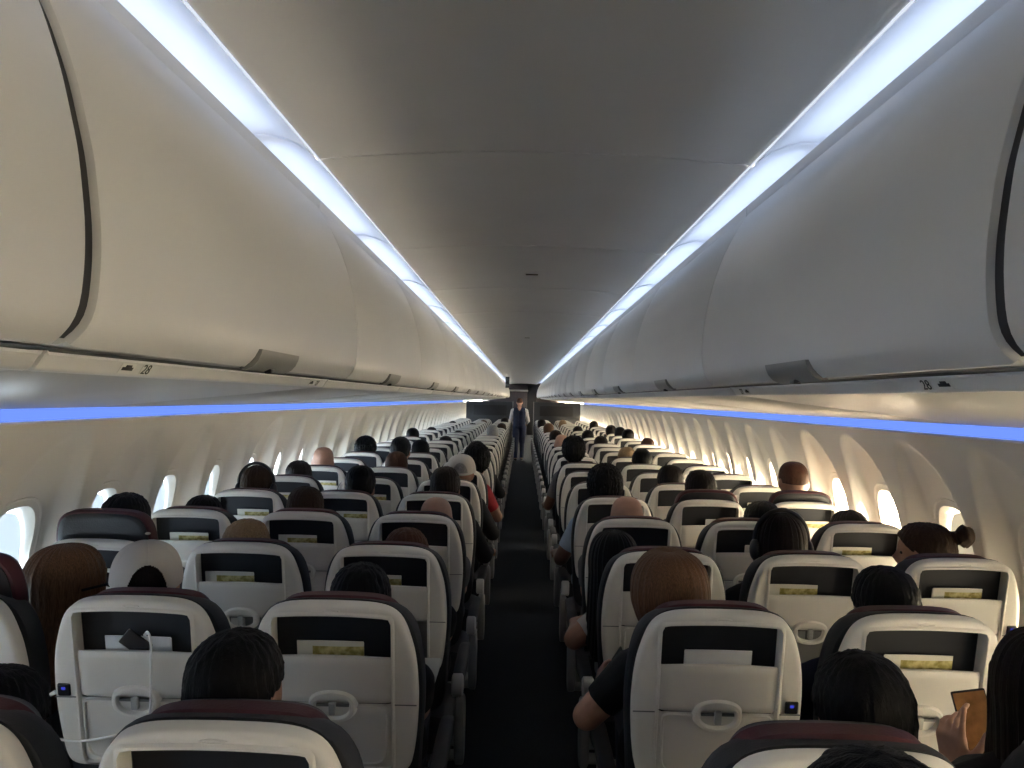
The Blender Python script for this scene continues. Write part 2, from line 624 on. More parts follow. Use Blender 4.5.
def make_person(loc, hx, top, style, hcol, shirt, skin, label, yaw=0, tilt=0, nod=0, side=1, arm_out=None, special=None, voxel=.0105, seed=1, sleeve='short', hy=0.0, group=PEOPLE_GROUP):
    """a seated passenger; LOC: the floor point below the top of the seat's back; HX: how far the head is off the seat's middle"""
    hz = top - .110 - (.014 if style not in ('crop', 'fringe', 'bun') else .005)
    Mx = Matrix.Translation((hx, .275 + hy, hz)) @ Matrix.Rotation(R(tilt), 4, 'Y') @ Matrix.Rotation(R(nod), 4, 'X') @ Matrix.Rotation(R(yaw), 4, 'Z')
    zs = hz - .165                       # shoulder height
    bones = []

    def cap(p0, r0, p1, r1, t):
        mb.capsule(p0, r0, p1, r1)
        bones.append((p0, r0, p1, r1, t))
    mb = MB()
    head_mesh(mb, Mx)
    bones.append((tuple(Mx @ Vector((0, 0, .03))), .085, tuple(Mx @ Vector((0, 0, -.05))), .075, 'head'))
    nx = hx * .75
    cap((nx, .30 + hy * .8, zs + .02), .062, tuple(Mx @ Vector((0, -.015, -.05))), .052, 'neck')
    py = .415
    cap((-.08, py, .585), .118, (.08, py, .585), .118, 'hip')
    cap((hx * .1 - .055, .40, .60), .112, (hx * .1 - .06, .365 + hy * .3, (zs + .6) / 2), .108, 'torso')
    cap((hx * .1 + .055, .40, .60), .112, (hx * .1 + .06, .365 + hy * .3, (zs + .6) / 2), .108, 'torso')
    cap((hx * .1 - .07, .36 + hy * .3, (zs + .6) / 2), .108, (hx * .1 - .08, .325 + hy * .6, zs - .07), .098, 'torso')
    cap((hx * .1 + .07, .36 + hy * .3, (zs + .6) / 2), .108, (hx * .1 + .08, .325 + hy * .6, zs - .07), .098, 'torso')
    cap((nx - .02, .31 + hy * .7, zs), .06, (hx * .1 - .15, .31 + hy * .6, zs - .045), .056, 'torso')
    cap((nx + .02, .31 + hy * .7, zs), .06, (hx * .1 + .15, .31 + hy * .6, zs - .045), .056, 'torso')
    for q in (-1, 1):
        sh = Vector((hx * .1 + q * .168, .315 + hy * .6, zs - .055))
        el = Vector((hx * .1 + q * .164, .42, max(zs - .29, .695)))
        wr = Vector((q * .10, .60, .645))
        if arm_out and q == -side:
            el = Vector((hx * .3 - side * arm_out[0], arm_out[1], arm_out[2]))
            wr = Vector((-side * arm_out[3], arm_out[4], arm_out[5]))
        fd = (wr - el).normalized()
        hn = Vector((-q * .3, 0, -1))
        cu = [.7, .75, .8, .85]
        if special and q == special['q']:
            el, wr = Vector(special['el']), Vector(special['wr'])
            fd, hn, cu = Vector(special['d']), Vector(special['n']), special['curl']
        cap(tuple(sh), .056, tuple(el), .043, 'arm')
        cap(tuple(el), .042, tuple(wr), .028, 'fore')
        if voxel < .009:
            hand(mb, wr, fd, hn, special.get('thumb', q) if special and q == special['q'] else q, cu)
            bones.append((tuple(wr), .04, tuple(wr + fd.normalized() * .16), .04, 'hand'))
        else:
            hand(mb, wr, fd, hn, q, cu)
            bones.append((tuple(wr), .04, tuple(wr + fd.normalized() * .12), .04, 'hand'))
        cap((q * .085, .43, .565), .088, (q * .11, .755, .56), .060, 'thigh')
        cap((q * .11, .755, .555), .058, (q * .11, .70, .12), .04, 'shin')
        cap((q * .11, .69, .055), .042, (q * .115, .84, .04), .034, 'foot')
    me0 = mb.mesh('tmp')
    o = link('tmp', me0)
    rm = o.modifiers.new('r', 'REMESH')
    rm.mode = 'VOXEL'
    rm.voxel_size = voxel
    sm = o.modifiers.new('s', 'SMOOTH')
    sm.factor = .5
    sm.iterations = 3 if voxel < .009 else 4
    me = evaluated_mesh(o)
    bpy.data.objects.remove(o)
    me.name = 'person'
    me.polygons.foreach_set('use_smooth', [True] * len(me.polygons))
    me.materials.clear()
    me.materials.append(M[skin])
    P = np.empty(len(me.vertices) * 3)
    me.vertices.foreach_get('co', P)
    P = P.reshape(-1, 3)
    D = np.stack([seg_dist(P, b[0], b[2]) - (b[1] + b[3]) / 2 for b in bones])
    tg = np.array([b[4] for b in bones])[D.argmin(0)]
    root = link('person', me)
    root.location = loc
    mo = link('mouth', MOUTH, root)
    mo.matrix_local = Mx @ Matrix.Translation(head_point(Vector((0, .85, -.48)).normalized()) + Vector((0, -.003, 0)))
    for q in (-1, 1):
        ey = link('eye', EYE, root)
        ey.matrix_local = Mx @ Matrix.Translation(head_point(Vector((q * .40, .90, .05)).normalized()) + Vector((0, -.001, 0)))
    long_s = sleeve == 'long'
    keep = np.isin(tg, ['torso', 'arm', 'hip'] + (['fore'] if long_s else [])) & (P[:, 2] > .56)
    if not long_s:                      # the sleeve ends above the elbow
        for b in bones:
            if b[4] == 'arm':
                a_, e_ = np.array(b[0]), np.array(b[2])
                t_ = ((P - a_) @ (e_ - a_)) / ((e_ - a_) @ (e_ - a_))
                keep &= ~((tg == 'arm') & (seg_dist(P, b[0], b[2]) < .09) & (t_ > .68))
    s = shell_from(me, keep, .007, 'shirt')
    s.materials.append(cloth_mat(shirt))
    link('shirt', s, root)
    keep = np.isin(tg, ['hip', 'thigh', 'shin']) & (P[:, 2] < .66)
    s = shell_from(me, keep, .006, 'trousers')
    s.materials.append(cloth_mat((.03, .035, .05)))
    link('trousers', s, root)
    for q in (-1, 1):
        s = shell_from(me, (tg == 'foot') & (P[:, 0] * q > 0), .005, 'shoe')
        s.materials.append(M['dark'])
        link('shoe', s, root)
    if style == 'capped':
        h = hair_mesh('crop', seed, Mx)
        h.materials.append(hair_mat(hcol))
        link('hair', h, root)
        cm = cap_mesh(Mx)
        cm.materials.append(M['cap'])
        link('cap', cm, root)
    elif style == 'bald':
        pass
    else:
        h = hair_mesh(style, seed, Mx)
        h.materials.append(hair_mat(hcol))
        link('hair', h, root)
        if style == 'bun':
            b = MB()
            n, m = 28, 16
            ls = []
            for i in range(1, m):
                t = math.pi * i / m
                l = []
                for j in range(n):
                    a = 2 * math.pi * j / n
                    r = 1 + .10 * math.sin(a * 3 + t * 5) + .05 * math.sin(a * 9 - t * 7)
                    l.append(Mx @ (Vector((.040 * r * math.sin(t) * math.cos(a), -.035 * math.cos(t), .040 * r * math.sin(t) * math.sin(a))) + Vector((0, -.128, .085))))
                ls.append(l)
            b.loops(ls, cap0=True, cap1=True)
            b.tube([Mx @ Vector((0, -.085, .07)), Mx @ Vector((0, -.112, .082))], [.03, .022], 12)
            b.build('hair_bun', hair_mat(hcol), root)
    tag(root, label, 'person', group)
    return root, Mx


BLK, DBR, BRN, LBR, BLO, GRY, RED = (.0032, .003, .0032), (.010, .0062, .005), (.038, .021, .012), (.12, .062, .032), (.28, .19, .11), (.28, .27, .26), (.075, .033, .02)
NAVY, BLACK, WHITE, SKY, GREYS, REDS, OLV = (.012, .018, .05), (.008, .008, .009), (.50, .50, .50), (.33, .42, .55), (.15, .15, .16), (.35, .02, .03), (.08, .08, .05)

# side, column, row, photograph's place of the crown, hair, colour, shirt, skin, label, extras
W1 = 'on the port side'
W2 = 'on the starboard side'
PEOPLE = [
    (-1, 0, 0, 240, 632, 'short', BLK, BLACK, 'skin2', 'person with short black hair, ear showing, in the nearest port aisle seat', dict(tilt=-7, yaw=-12)),
    (-1, 1, 0, -14, 676, 'short', BLK, BLACK, 'skin2', 'person with tousled black hair in the nearest port middle seat', dict(hy=.035)),
    (-1, 2, 1, 54, 549, 'long', (.13, .07, .038), GREYS, 'skin', 'person with long auburn hair turned sideways beside the port window', dict(yaw=-32, sleeve='long', hy=.05)),
    (-1, 1, 1, 147, 541, 'capped', DBR, BLACK, 'skin', 'person in a pale cream cap sitting next to the long-haired passenger', dict(yaw=26)),
    (-1, 0, 1, 362, 564, 'short', BLK, BLACK, 'skin2', 'person with short black hair in the second port aisle seat', dict()),
    (-1, 2, 2, 125, 494, 'short', BLK, GREYS, 'skin2', 'person with black hair above a raised dark headrest by the port windows', dict()),
    (-1, 1, 2, 247, 520, 'short', BLO, WHITE, 'skin', 'person with sandy blond hair just showing above a port middle seat', dict()),
    (-1, 0, 2, 407, 529, 'short', RED, BLACK, 'skin', 'person with dark reddish hair in the third port aisle seat', dict()),
    (-1, 2, 3, 203, 496, 'short', DBR, BLACK, 'skin', 'person with dark brown hair low behind the fourth port window seat', dict()),
    (-1, 1, 3, 306, 487, 'short', BRN, BLACK, 'skin', 'person with brown hair low behind the fourth port middle seat', dict()),
    (-1, 0, 3, 437, 494, 'bald', LBR, GREYS, 'skin', 'person with a cropped pinkish head in the fourth port aisle seat', dict(bald=1)),
    (-1, 2, 4, 250, 466, 'short', BRN, GREYS, 'skin', 'person with brown hair and a headphone band by the port windows', dict()),
    (-1, 1, 4, 361, 466, 'short', BLK, BLACK, 'skin2', 'person with round black hair in the fifth port middle seat', dict(tall=1)),
    (-1, 0, 4, 446, 467, 'short', DBR, BLACK, 'skin2', 'person in black leaning an arm toward the aisle, fifth port row', dict(arm_out=(.25, .40, .715, .28, .62, .70), sleeve='long')),
    (-1, 2, 5, 299, 461, 'short', DBR, GREYS, 'skin', 'person with dark hair in the sixth port window seat', dict()),
    (-1, 0, 5, 462, 454, 'capped', GRY, BLACK, 'skin2', 'person in a greyish white cap in the sixth port aisle seat', dict(arm_out=(.26, .40, .715, .28, .62, .70), sleeve='long')),
    (-1, 2, 6, 320, 445, 'bald', LBR, GREYS, 'skin', 'person with a bald orange-lit head in the seventh port window seat', dict(bald=1)),
    (-1, 1, 6, 397, 452, 'short', RED, GREYS, 'skin', 'person with reddish brown hair in the seventh port middle seat', dict()),
    (-1, 0, 6, 481, 446, 'bushy', BLK, REDS, 'skin2', 'person with full black hair in the seventh port aisle seat', dict(arm_out=(.25, .40, .715, .28, .62, .70))),
    (-1, 1, 7, 401, 437, 'short', BLK, BLACK, 'skin2', 'person with black hair in the eighth port middle seat', dict()),
    (-1, 2, 8, 366, 438, 'bushy', BLK, GREYS, 'skin2', 'person with round black hair in the ninth port window seat', dict()),
    (-1, 1, 8, 421, 440, 'short', BLK, BLACK, 'skin2', 'person with black hair in the ninth port middle seat', dict()),
    (-1, 0, 8, 477, 441, 'short', BLK, BLACK, 'skin2', 'person in dark clothes in the ninth port aisle seat', dict(arm_out=(.26, .40, .715, .28, .62, .70), sleeve='long')),
    (-1, 1, 11, 446, 436, 'short', DBR, BLACK, 'skin2', 'person with dark hair in the twelfth port middle seat', dict()),
    (-1, 2, 12, 413, 428, 'short', BLK, GREYS, 'skin2', 'person with black hair in the thirteenth port window seat', dict()),
    (-1, 0, 13, 493, 425, 'short', GRY, GREYS, 'skin', 'person with grey hair in the fourteenth port aisle seat', dict()),
    (-1, 1, 14, 459, 431, 'short', DBR, BLACK, 'skin2', 'person with dark hair in the fifteenth port middle seat', dict()),
    (-1, 2, 15, 432, 427, 'short', DBR, GREYS, 'skin2', 'person with dark hair in the sixteenth port window seat', dict()),
    (-1, 0, 17, 502, 423, 'short', BRN, BLACK, 'skin2', 'person with brown hair in the eighteenth port aisle seat', dict()),
    (-1, 1, 19, 473, 423, 'short', BLK, BLACK, 'skin2', 'person with black hair in the twentieth port middle seat', dict()),
    (-1, 2, 20, 453, 421, 'short', BLK, GREYS, 'skin2', 'person with black hair in the twenty-first port window seat', dict()),
    (-1, 1, 22, 484, 420, 'short', LBR, GREYS, 'skin', 'person with light brown hair in the twenty-third port middle seat', dict()),
    (-1, 0, 22, 505, 417, 'short', DBR, GREYS, 'skin', 'person with a dark head of hair in the twenty-third port aisle seat', dict()),
    (1, 0, -1, 908, 785, 'short', BLK, BLACK, 'skin2', 'person with black hair at the very bottom of the view', dict(hy=.065)),
    (1, 0, 0, 860, 652, 'short', BLK, BLACK, 'skin2', 'person with black hair, one ear showing, in the nearest starboard aisle seat', dict(tilt=-3)),
    (1, 1, 0, 1060, 636, 'long', DBR, BLACK, 'skin', 'person with long dark hair holding up a phone, nearest starboard row', dict(special='phone', voxel=.0055, sleeve='long')),
    (1, 0, 1, 673, 556, 'bob', LBR, BLACK, 'skin', 'person in black with bobbed light brown hair, holding a phone by the aisle', dict(special='aisle_phone', voxel=.0055, tilt=-2)),
    (1, 1, 1, 882, 566, 'short', BLK, NAVY, 'skin2', 'person with black hair and a navy top in the second starboard row', dict(sleeve='long')),
    (1, 0, 2, 615, 533, 'long', BLK, WHITE, 'skin2', 'person with long black hair and a white tee by the aisle', dict(arm_out=(.245, .33, .715, .26, .60, .70))),
    (1, 1, 2, 783, 515, 'long', DBR, BLACK, 'skin2', 'person with long dark hair wearing headphones in the third starboard row', dict()),
    (1, 2, 2, 968, 526, 'bun', BRN, GREYS, 'skin', 'person with brown hair tied in a bun by the starboard wall', dict(yaw=58)),
    (1, 0, 3, 627, 493, 'bald', LBR, GREYS, 'skin', 'person with a bald reddish head in the fourth starboard aisle seat', dict(bald=1)),
    (1, 1, 3, 765, 501, 'short', BLK, BLACK, 'skin2', 'person with black hair in the fourth starboard middle seat', dict()),
    (1, 2, 3, 853, 510, 'short', DBR, GREYS, 'skin', 'person with dark hair low behind the fourth starboard window seat', dict()),
    (1, 0, 4, 605, 467, 'bushy', BLK, SKY, 'skin3', 'person in a pale blue shirt with bushy black hair by the aisle', dict(arm_out=(.26, .36, .715, .28, .62, .70))),
    (1, 1, 4, 700, 470, 'short', DBR, GREYS, 'skin', 'person with dark brown hair behind a raised headrest in a starboard middle seat', dict()),
    (1, 2, 4, 792, 461, 'crop', RED, WHITE, 'skin', 'person with buzzed reddish hair and bare neck beside the starboard windows', dict()),
    (1, 1, 5, 670, 465, 'short', DBR, BLACK, 'skin2', 'person with dark brown hair in the sixth starboard middle seat', dict()),
    (1, 0, 7, 574, 438, 'bushy', BLK, GREYS, 'skin3', 'person with tall bushy black hair in the eighth starboard aisle seat', dict(arm_out=(.25, .36, .715, .28, .62, .70))),
    (1, 1, 7, 642, 449, 'short', BLK, BLACK, 'skin2', 'person with black hair in the eighth starboard middle seat', dict()),
    (1, 1, 8, 627, 447, 'short', BLO, GREYS, 'skin', 'person with blond hair in the ninth starboard middle seat', dict()),
    (1, 0, 10, 562, 433, 'bald', LBR, GREYS, 'skin', 'person with a bald pink head in the eleventh starboard aisle seat', dict(bald=1)),
    (1, 1, 11, 601, 436, 'short', DBR, BLACK, 'skin2', 'person with dark hair in the twelfth starboard middle seat', dict()),
    (1, 2, 11, 648, 438, 'short', RED, GREYS, 'skin', 'person with reddish hair in the twelfth starboard window seat', dict()),
    (1, 0, 12, 556, 430, 'short', DBR, BLACK, 'skin2', 'person with dark hair in the thirteenth starboard aisle seat', dict()),
    (1, 1, 13, 588, 430, 'short', BLK, BLACK, 'skin2', 'person with black hair in the fourteenth starboard middle seat', dict()),
    (1, 2, 13, 628, 429, 'short', BLK, GREYS, 'skin2', 'person with black hair in the fourteenth starboard window seat', dict()),
    (1, 2, 14, 620, 427, 'short', BLK, GREYS, 'skin2', 'person with black hair in the fifteenth starboard window seat', dict()),
    (1, 2, 15, 611, 425, 'short', DBR, GREYS, 'skin2', 'person with dark brown hair in the sixteenth starboard window seat', dict()),
    (1, 0, 15, 549, 423, 'short', LBR, GREYS, 'skin', 'person with light brown hair in the sixteenth starboard aisle seat', dict()),
    (1, 1, 16, 578, 426, 'short', DBR, GREYS, 'skin2', 'person with dark hair in the seventeenth starboard middle seat', dict()),
    (1, 0, 19, 542, 419, 'short', DBR, GREYS, 'skin2', 'person with dark hair in the twentieth starboard aisle seat', dict()),
    (1, 2, 19, 594, 421, 'short', DBR, GREYS, 'skin2', 'person with dark hair in the twentieth starboard window seat', dict()),
    (1, 1, 21, 563, 420, 'short', BLO, GREYS, 'skin', 'person with blond hair in the twenty-second starboard middle seat', dict()),
]

PERSON_AT = {}
for i, (sd, col, k, px, py, st, hc, sh, sk, lab, ex) in enumerate(PEOPLE):
    Y = row_y(k) + .275
    X, top = at(px, py, Y)
    hx = X - sd * SX[col]
    lim = .30 if k <= 2 else .13
    hx = max(-lim, min(lim, hx))
    if col == 2 and sd * hx > .03:
        hx = sd * .03
    top = max(1.13 if k else 1.06, min(1.36, top))
    ex = dict(ex)
    ex.pop('bald', None)
    ex.pop('tall', None)
    sp = ex.pop('special', None)
    if sp == 'phone':
        ex['special'] = dict(q=-1, el=(-.17, .42, .73), wr=(-.012, .60, .800), d=(-.12, .06, 1), n=(.9, .30, 0), curl=[.08, .55, .9, 1.0], thumb=-1)
    if sp == 'aisle_phone':
        ex['special'] = dict(q=-1, el=(-.30, .37, .705), wr=(-.238, .56, .695), d=(.25, .8, .35), n=(.6, -.2, .6), curl=[.9, 1.0, 1.05, 1.1], thumb=1)
    if st in ('long', 'bob', 'bun'):
        ex['hy'] = max(.045, ex.get('hy', 0))
    ex.setdefault('voxel', .0085 if k <= 2 else (.0105 if k <= 8 else .013))
    PERSON_AT[(sd, col, k)] = make_person((sd * SX[col], row_y(k), 0), hx, top, st, hc, sh, sk, lab, side=sd, seed=i + 1, **ex) + (hx, top)


def make_attendant(loc):
    mb = MB()
    bones = []

    def cap(p0, r0, p1, r1, t):
        mb.capsule(p0, r0, p1, r1)
        bones.append((p0, r0, p1, r1, t))
    Mx = Matrix.Translation((0, .01, 1.55)) @ Matrix.Rotation(R(8), 4, 'X')
    head_mesh(mb, Mx)
    bones.append((tuple(Mx @ Vector((0, 0, .03))), .085, tuple(Mx @ Vector((0, 0, -.05))), .075, 'head'))
    cap((0, -.01, 1.37), .06, (0, 0, 1.48), .05, 'neck')
    for q in (-1, 1):
        cap((q * .05, 0, .92), .115, (q * .045, 0, 1.08), .098, 'torso')
        cap((q * .045, 0, 1.08), .098, (q * .075, 0, 1.27), .10, 'torso')
        cap((q * .02, 0, 1.36), .06, (q * .15, 0, 1.33), .055, 'torso')
        cap((q * .175, 0, 1.32), .055, (q * .235, .02, 1.06), .043, 'arm')
        cap((q * .235, .02, 1.06), .04, (q * .19, .22, .98), .028, 'fore')
        hand(mb, (q * .19, .22, .98), (-q * .1, 1, -.1), (0, 0, -1), q, [.4, .45, .5, .55])
        bones.append(((q * .19, .22, .98), .04, (q * .18, .34, .97), .04, 'hand'))
        cap((q * .085, 0, .88), .10, (q * .08, q * .04, .50), .068, 'thigh')
        cap((q * .08, q * .04, .50), .06, (q * .08, q * .06 - .02, .10), .04, 'shin')
        cap((q * .08, q * .06 - .03, .05), .04, (q * .09, q * .06 + .12, .035), .034, 'foot')
    o = link('tmp', mb.mesh('tmp'))
    rm = o.modifiers.new('r', 'REMESH')
    rm.mode = 'VOXEL'
    rm.voxel_size = .009
    sm = o.modifiers.new('s', 'SMOOTH')
    sm.iterations = 4
    me = evaluated_mesh(o)
    bpy.data.objects.remove(o)
    me.polygons.foreach_set('use_smooth', [True] * len(me.polygons))
    me.materials.clear()
    me.materials.append(M['skin'])
    P = np.empty(len(me.vertices) * 3)
    me.vertices.foreach_get('co', P)
    P = P.reshape(-1, 3)
    tg = np.array([b[4] for b in bones])[np.stack([seg_dist(P, b[0], b[2]) - (b[1] + b[3]) / 2 for b in bones]).argmin(0)]
    root = link('person', me)
    root.location = loc
    for nm, keep, off, m in (('shirt', np.isin(tg, ['torso', 'arm', 'fore']), .006, cloth_mat((.62, .60, .60))),
                             ('waistcoat', (tg == 'torso') & (np.abs(P[:, 0]) < .155), .014, cloth_mat(NAVY)),
                             ('trousers', np.isin(tg, ['thigh', 'shin']) | ((tg == 'torso') & (P[:, 2] < .95)), .010, cloth_mat(NAVY)),
                             ('shoe', (tg == 'foot') & (P[:, 0] < 0), .006, M['dark']), ('shoe', (tg == 'foot') & (P[:, 0] > 0), .006, M['dark'])):
        s = shell_from(me, keep, off, nm)
        s.materials.append(m)
        link(nm, s, root)
    h = hair_mesh('crop', 99, Mx)
    h.materials.append(hair_mat(RED))
    link('hair', h, root)
    tag(root, 'person standing in the aisle in a navy waistcoat over white sleeves', 'person')
    return root


make_attendant((-.10, 21.2, 0))

# ------------------------------------------------------------------ the seat
SA = math.atan(.2)
TOPZ = 1.107


def bp(x, v, t):
    """a point of the seat's back: X across, V down from the top edge, T out of the back toward the row behind"""
    return (x, v * math.sin(SA) - t * math.cos(SA), TOPZ - v * math.cos(SA) - t * math.sin(SA))


HALF = [(0, 0), (.06, .0008), (.10, .003), (.13, .008), (.150, .016), (.165, .026), (.178, .045), (.188, .07), (.197, .10), (.205, .13), (.2115, .18), (.2146, .24), (.2135, .30),
        (.209, .36), (.203, .41), (.197, .44), (.188, .455), (.17, .462), (.10, .465), (0, .466)]


def resample(pts, n):
    d = [0]
    for a, b in zip(pts, pts[1:]):
        d.append(d[-1] + math.dist(a, b))
    out, j = [], 0
    for i in range(n):
        t = d[-1] * i / (n - 1)
        while j < len(d) - 2 and d[j + 1] < t:
            j += 1
        u = (t - d[j]) / max(d[j + 1] - d[j], 1e-9)
        out.append((pts[j][0] + u * (pts[j + 1][0] - pts[j][0]), pts[j][1] + u * (pts[j + 1][1] - pts[j][1])))
    return out


def smooth_half(pts, n=40):
    r = resample(pts, n)
    for _ in range(2):
        r = [r[0]] + [((a[0] + 2 * b[0] + c[0]) / 4, (a[1] + 2 * b[1] + c[1]) / 4) for a, b, c in zip(r, r[1:], r[2:])] + [r[-1]]
    return r


def full(half):
    return half + [(-x, v) for x, v in half[-2:0:-1]]


def offset(loop, d):
    n = len(loop)
    out = []
    for i in range(n):
        a, b = loop[i - 1], loop[(i + 1) % n]
        tx, ty = b[0] - a[0], b[1] - a[1]
        L = math.hypot(tx, ty) or 1
        out.append((loop[i][0] + d * ty / L * 1, loop[i][1] - d * tx / L))
    return out


OUT = full(smooth_half(HALF, 64))


def rrect_match(loop, x1, v0, v1, r, arch=0.0):
    """a rounded rectangle with one point on the ray to each point of LOOP"""
    cx, cv = 0, (v0 + v1) / 2
    hx, hv = x1, (v1 - v0) / 2
    out = []
    for x, v in loop:
        dx, dv = x - cx, v - cv
        L = math.hypot(dx / hx, dv / hv)
        e = 34.0
        q = (abs(dx / hx) ** e + abs(dv / hv) ** e) ** (1 / e)
        px, pv = cx + dx / q, cv + dv / q
        if dv < 0 and arch:
            pv += arch * (px / hx) ** 2 * min(1, max(0, -(pv - cv) / hv))
        out.append((px, pv))
    return out


def L3(loop, t):
    return [bp(x, v, t) for x, v in loop]


def seat_meshes():
    S = {}
    inner = rrect_match(OUT, .148, .027, .447, .02, .006)

    def grow(d):
        return rrect_match(OUT, .148 + d, .027 - d, .447 + d * .4, .02, .006)
    m = MB()
    m.loops([L3(OUT, -.03), L3(OUT, -.006), L3(offset(OUT, -.003), .000), L3(offset(OUT, -.010), .004), L3(offset(OUT, -.017), .0045), L3(grow(.010), .0045), L3(grow(.006), .010), L3(grow(.002), .011), L3(inner, .006), L3(inner, -.031)])
    # small oval emblem rim on the top bar
    em = [[bp(.021 * a * math.cos(t), .0135 + .0036 * a * math.sin(t), h) for t in [2 * math.pi * k / 20 for k in range(20)]] for a, h in ((1.1, .003), (1.0, .0075), (.8, .0075), (.7, .005))]
    m.loops(em, cap1=True)
    S['shell'] = m.mesh('back_shell')
    # pocket lining: an open dark box
    m = MB()
    a = [(-.1485, .026), (.1485, .026), (.1485, .235), (-.1485, .235)]
    m.loops([L3(a, -.006), L3(a, -.036)], cap1=True)
    m.loops([L3(a, -.006), L3([(x * 1.005, .13 + (v - .13) * 1.01) for x, v in a], -.037)])
    S['pocket'] = m.mesh('literature_pocket', smooth=False)

    def plate(v0, v1, x1, t0, bow, n=14, rr=.006, arch=0.0, t_back=-.002):
        nx = 20
        m = MB()
        top = []
        for i in range(n + 1):
            v = v0 + (v1 - v0) * i / n
            row = []
            for j in range(nx + 1):
                x = -x1 + 2 * x1 * j / nx
                vv = v - arch * (1 - (x / x1) ** 2) * (1 - i / n)
                t = t0 + bow * (1 - (x / x1) ** 2) * (1 - .6 * i / n)
                ex = min(1, (x1 - abs(x)) / .012, 1)
                ev = min(1, (v - v0) / .012 + .0, (v1 - v) / .012)
                t -= rr * (1 - min(1, max(0, ex)) ** .5) + rr * (1 - min(1, max(0, ev)) ** .5)
                row.append((x, vv, t))
            top.append(row)
        vs = [bp(*p) for r in top for p in r]
        fs = [(i * (nx + 1) + j, i * (nx + 1) + j + 1, (i + 1) * (nx + 1) + j + 1, (i + 1) * (nx + 1) + j) for i in range(n) for j in range(nx)]
        b = len(vs)
        vs += [bp(p[0], p[1], t_back) for r in top for p in r]
        fs += [tuple(b + q for q in reversed(f)) for f in fs[:]]
        ring = [(0, j) for j in range(nx)] + [(i, nx) for i in range(n)] + [(n, j) for j in range(nx, 0, -1)] + [(i, 0) for i in range(n, 0, -1)]
        ids = [i * (nx + 1) + j for i, j in ring]
        for p, q in zip(ids, ids[1:] + ids[:1]):
            fs.append((p, b + p, b + q, q))
        m.add(vs, fs)
        return m
    S['upper'] = plate(.139, .2635, .1465, .008, .007, arch=.004).mesh('upper_panel')
    m = plate(.268, .445, .1465, .0065, .004)
    # raised outline along the panel's edge
    rr = full(smooth_half([(0, .268), (.140, .268), (.140, .40), (.136, .42), (.118, .434), (.06, .436), (0, .436)]))
    m.loops([L3(rr, .004), L3(offset(rr, -.001), .0115), L3(offset(rr, -.005), .0125), L3(offset(rr, -.009), .004)])
    lab = full(smooth_half([(0, .420), (.06, .420), (.066, .424), (.066, .430), (.06, .433), (0, .433)], 16))
    m.loops([L3(lab, .006), L3(lab, .0125), L3(offset(lab, -.0015), .0125), L3(offset(lab, -.002), .010)], cap1=True)
    S['tray'] = m.mesh('tray_table')
    m = MB()
    m.box((-.19, .5, 0), (.19, .5, 0))
    m = MB()
    # the turning latch: an oval ring with a tab
    rings = []
    for a, h in ((1.06, .004), (1.0, .017), (.93, .021), (.80, .021), (.74, .017), (.72, .006)):
        rings.append([bp(.060 * a * math.cos(t) * (1 if abs(math.cos(t)) < .8 else 1), .266 + (.045 if math.sin(t) > 0 else .041) * a * (abs(math.sin(t)) ** .72) * (1 if math.sin(t) > 0 else -1), h) for t in [2 * math.pi * k / 40 for k in range(40)]])
    m.loops(rings)
    arch = [[bp(.050 * c, .266 - .038 * s_ * q, h) for c, s_ in [(math.cos(t), math.sin(t) ** .7) for t in [math.pi * (k + .001) / 20.002 for k in range(21)]]] for q, h in ((1.0, .021), (.72, .022), (.45, .018))]
    m.loops(arch, close=False)
    S['latch'] = m.mesh('latch')
    m = MB()
    m.box((-.0085, .254, .010), (.0085, .288, .024), .003, T=lambda p: bp(p[0], p[1], p[2]))
    S['tab'] = m.mesh('latch_tab')
    m = MB()
    m.box((-.042, .262, .009), (.042, .269, .0145), .001, T=lambda p: bp(p[0], p[1], p[2]))
    S['slot'] = m.mesh('latch_slot')
    m = MB()
    for q in (-1, 1):
        m.box((.157, .2645, .0045), (.2125, .267, .0062), T=lambda p: bp(p[0], p[1], p[2])) if q > 0 else m.box((-.2125, .2645, .0045), (-.157, .267, .0062), T=lambda p: bp(p[0], p[1], p[2]))
    S['seam'] = m.mesh('seam', smooth=False)
    # upholstered back
    bh = HALF[:14] + [(.205, .42), (.20, .50), (.194, .58), (.185, .62), (.16, .632), (0, .636)]
    B = full(smooth_half(bh, 44))
    def flatten(l, k=.010):
        return [(x, v + k * max(0, 1 - v / .10)) for x, v in l]
    m = MB()
    m.loops([L3(offset(B, -.02), -.0375), L3(offset(B, .001), -.0375), L3(flatten(offset(B, .008), .012), -.040), L3(flatten(offset(B, .0125), .019), -.050), L3(flatten(offset(B, .013), .024), -.075), L3(flatten(offset(B, .008), .030), -.098), L3(flatten(offset(B, -.012), .030), -.112), L3(flatten(offset(B, -.05), .030), -.118)], cap0=True, cap1=True)
    S['backrest'] = m.mesh('backrest')
    hh = [(0, 0), (.06, .001), (.10, .004), (.125, .010), (.143, .022), (.155, .04), (.163, .07), (.167, .11), (.166, .14), (.15, .16), (.11, .166), (0, .166)]
    H = [(x, v + .017) for x, v in full(smooth_half(hh, 36))]
    m = MB()
    m.loops([L3(offset(H, -.006), -.066), L3(offset(H, .004), -.068), L3(offset(H, .009), -.076), L3([(x, v + .004) for x, v in offset(H, .009)], -.108)], cap0=True)
    S['headrest'] = m.mesh('headrest')
    m = MB()
    m.loops([L3([(x, v + .004) for x, v in offset(H, .009)], -.108), L3([(x, v + .008) for x, v in offset(H, .004)], -.120), L3(offset(H, -.006), -.130), L3(offset(H, -.03), -.134)], cap0=True, cap1=True)
    S['hpad'] = m.mesh('headrest_pad')
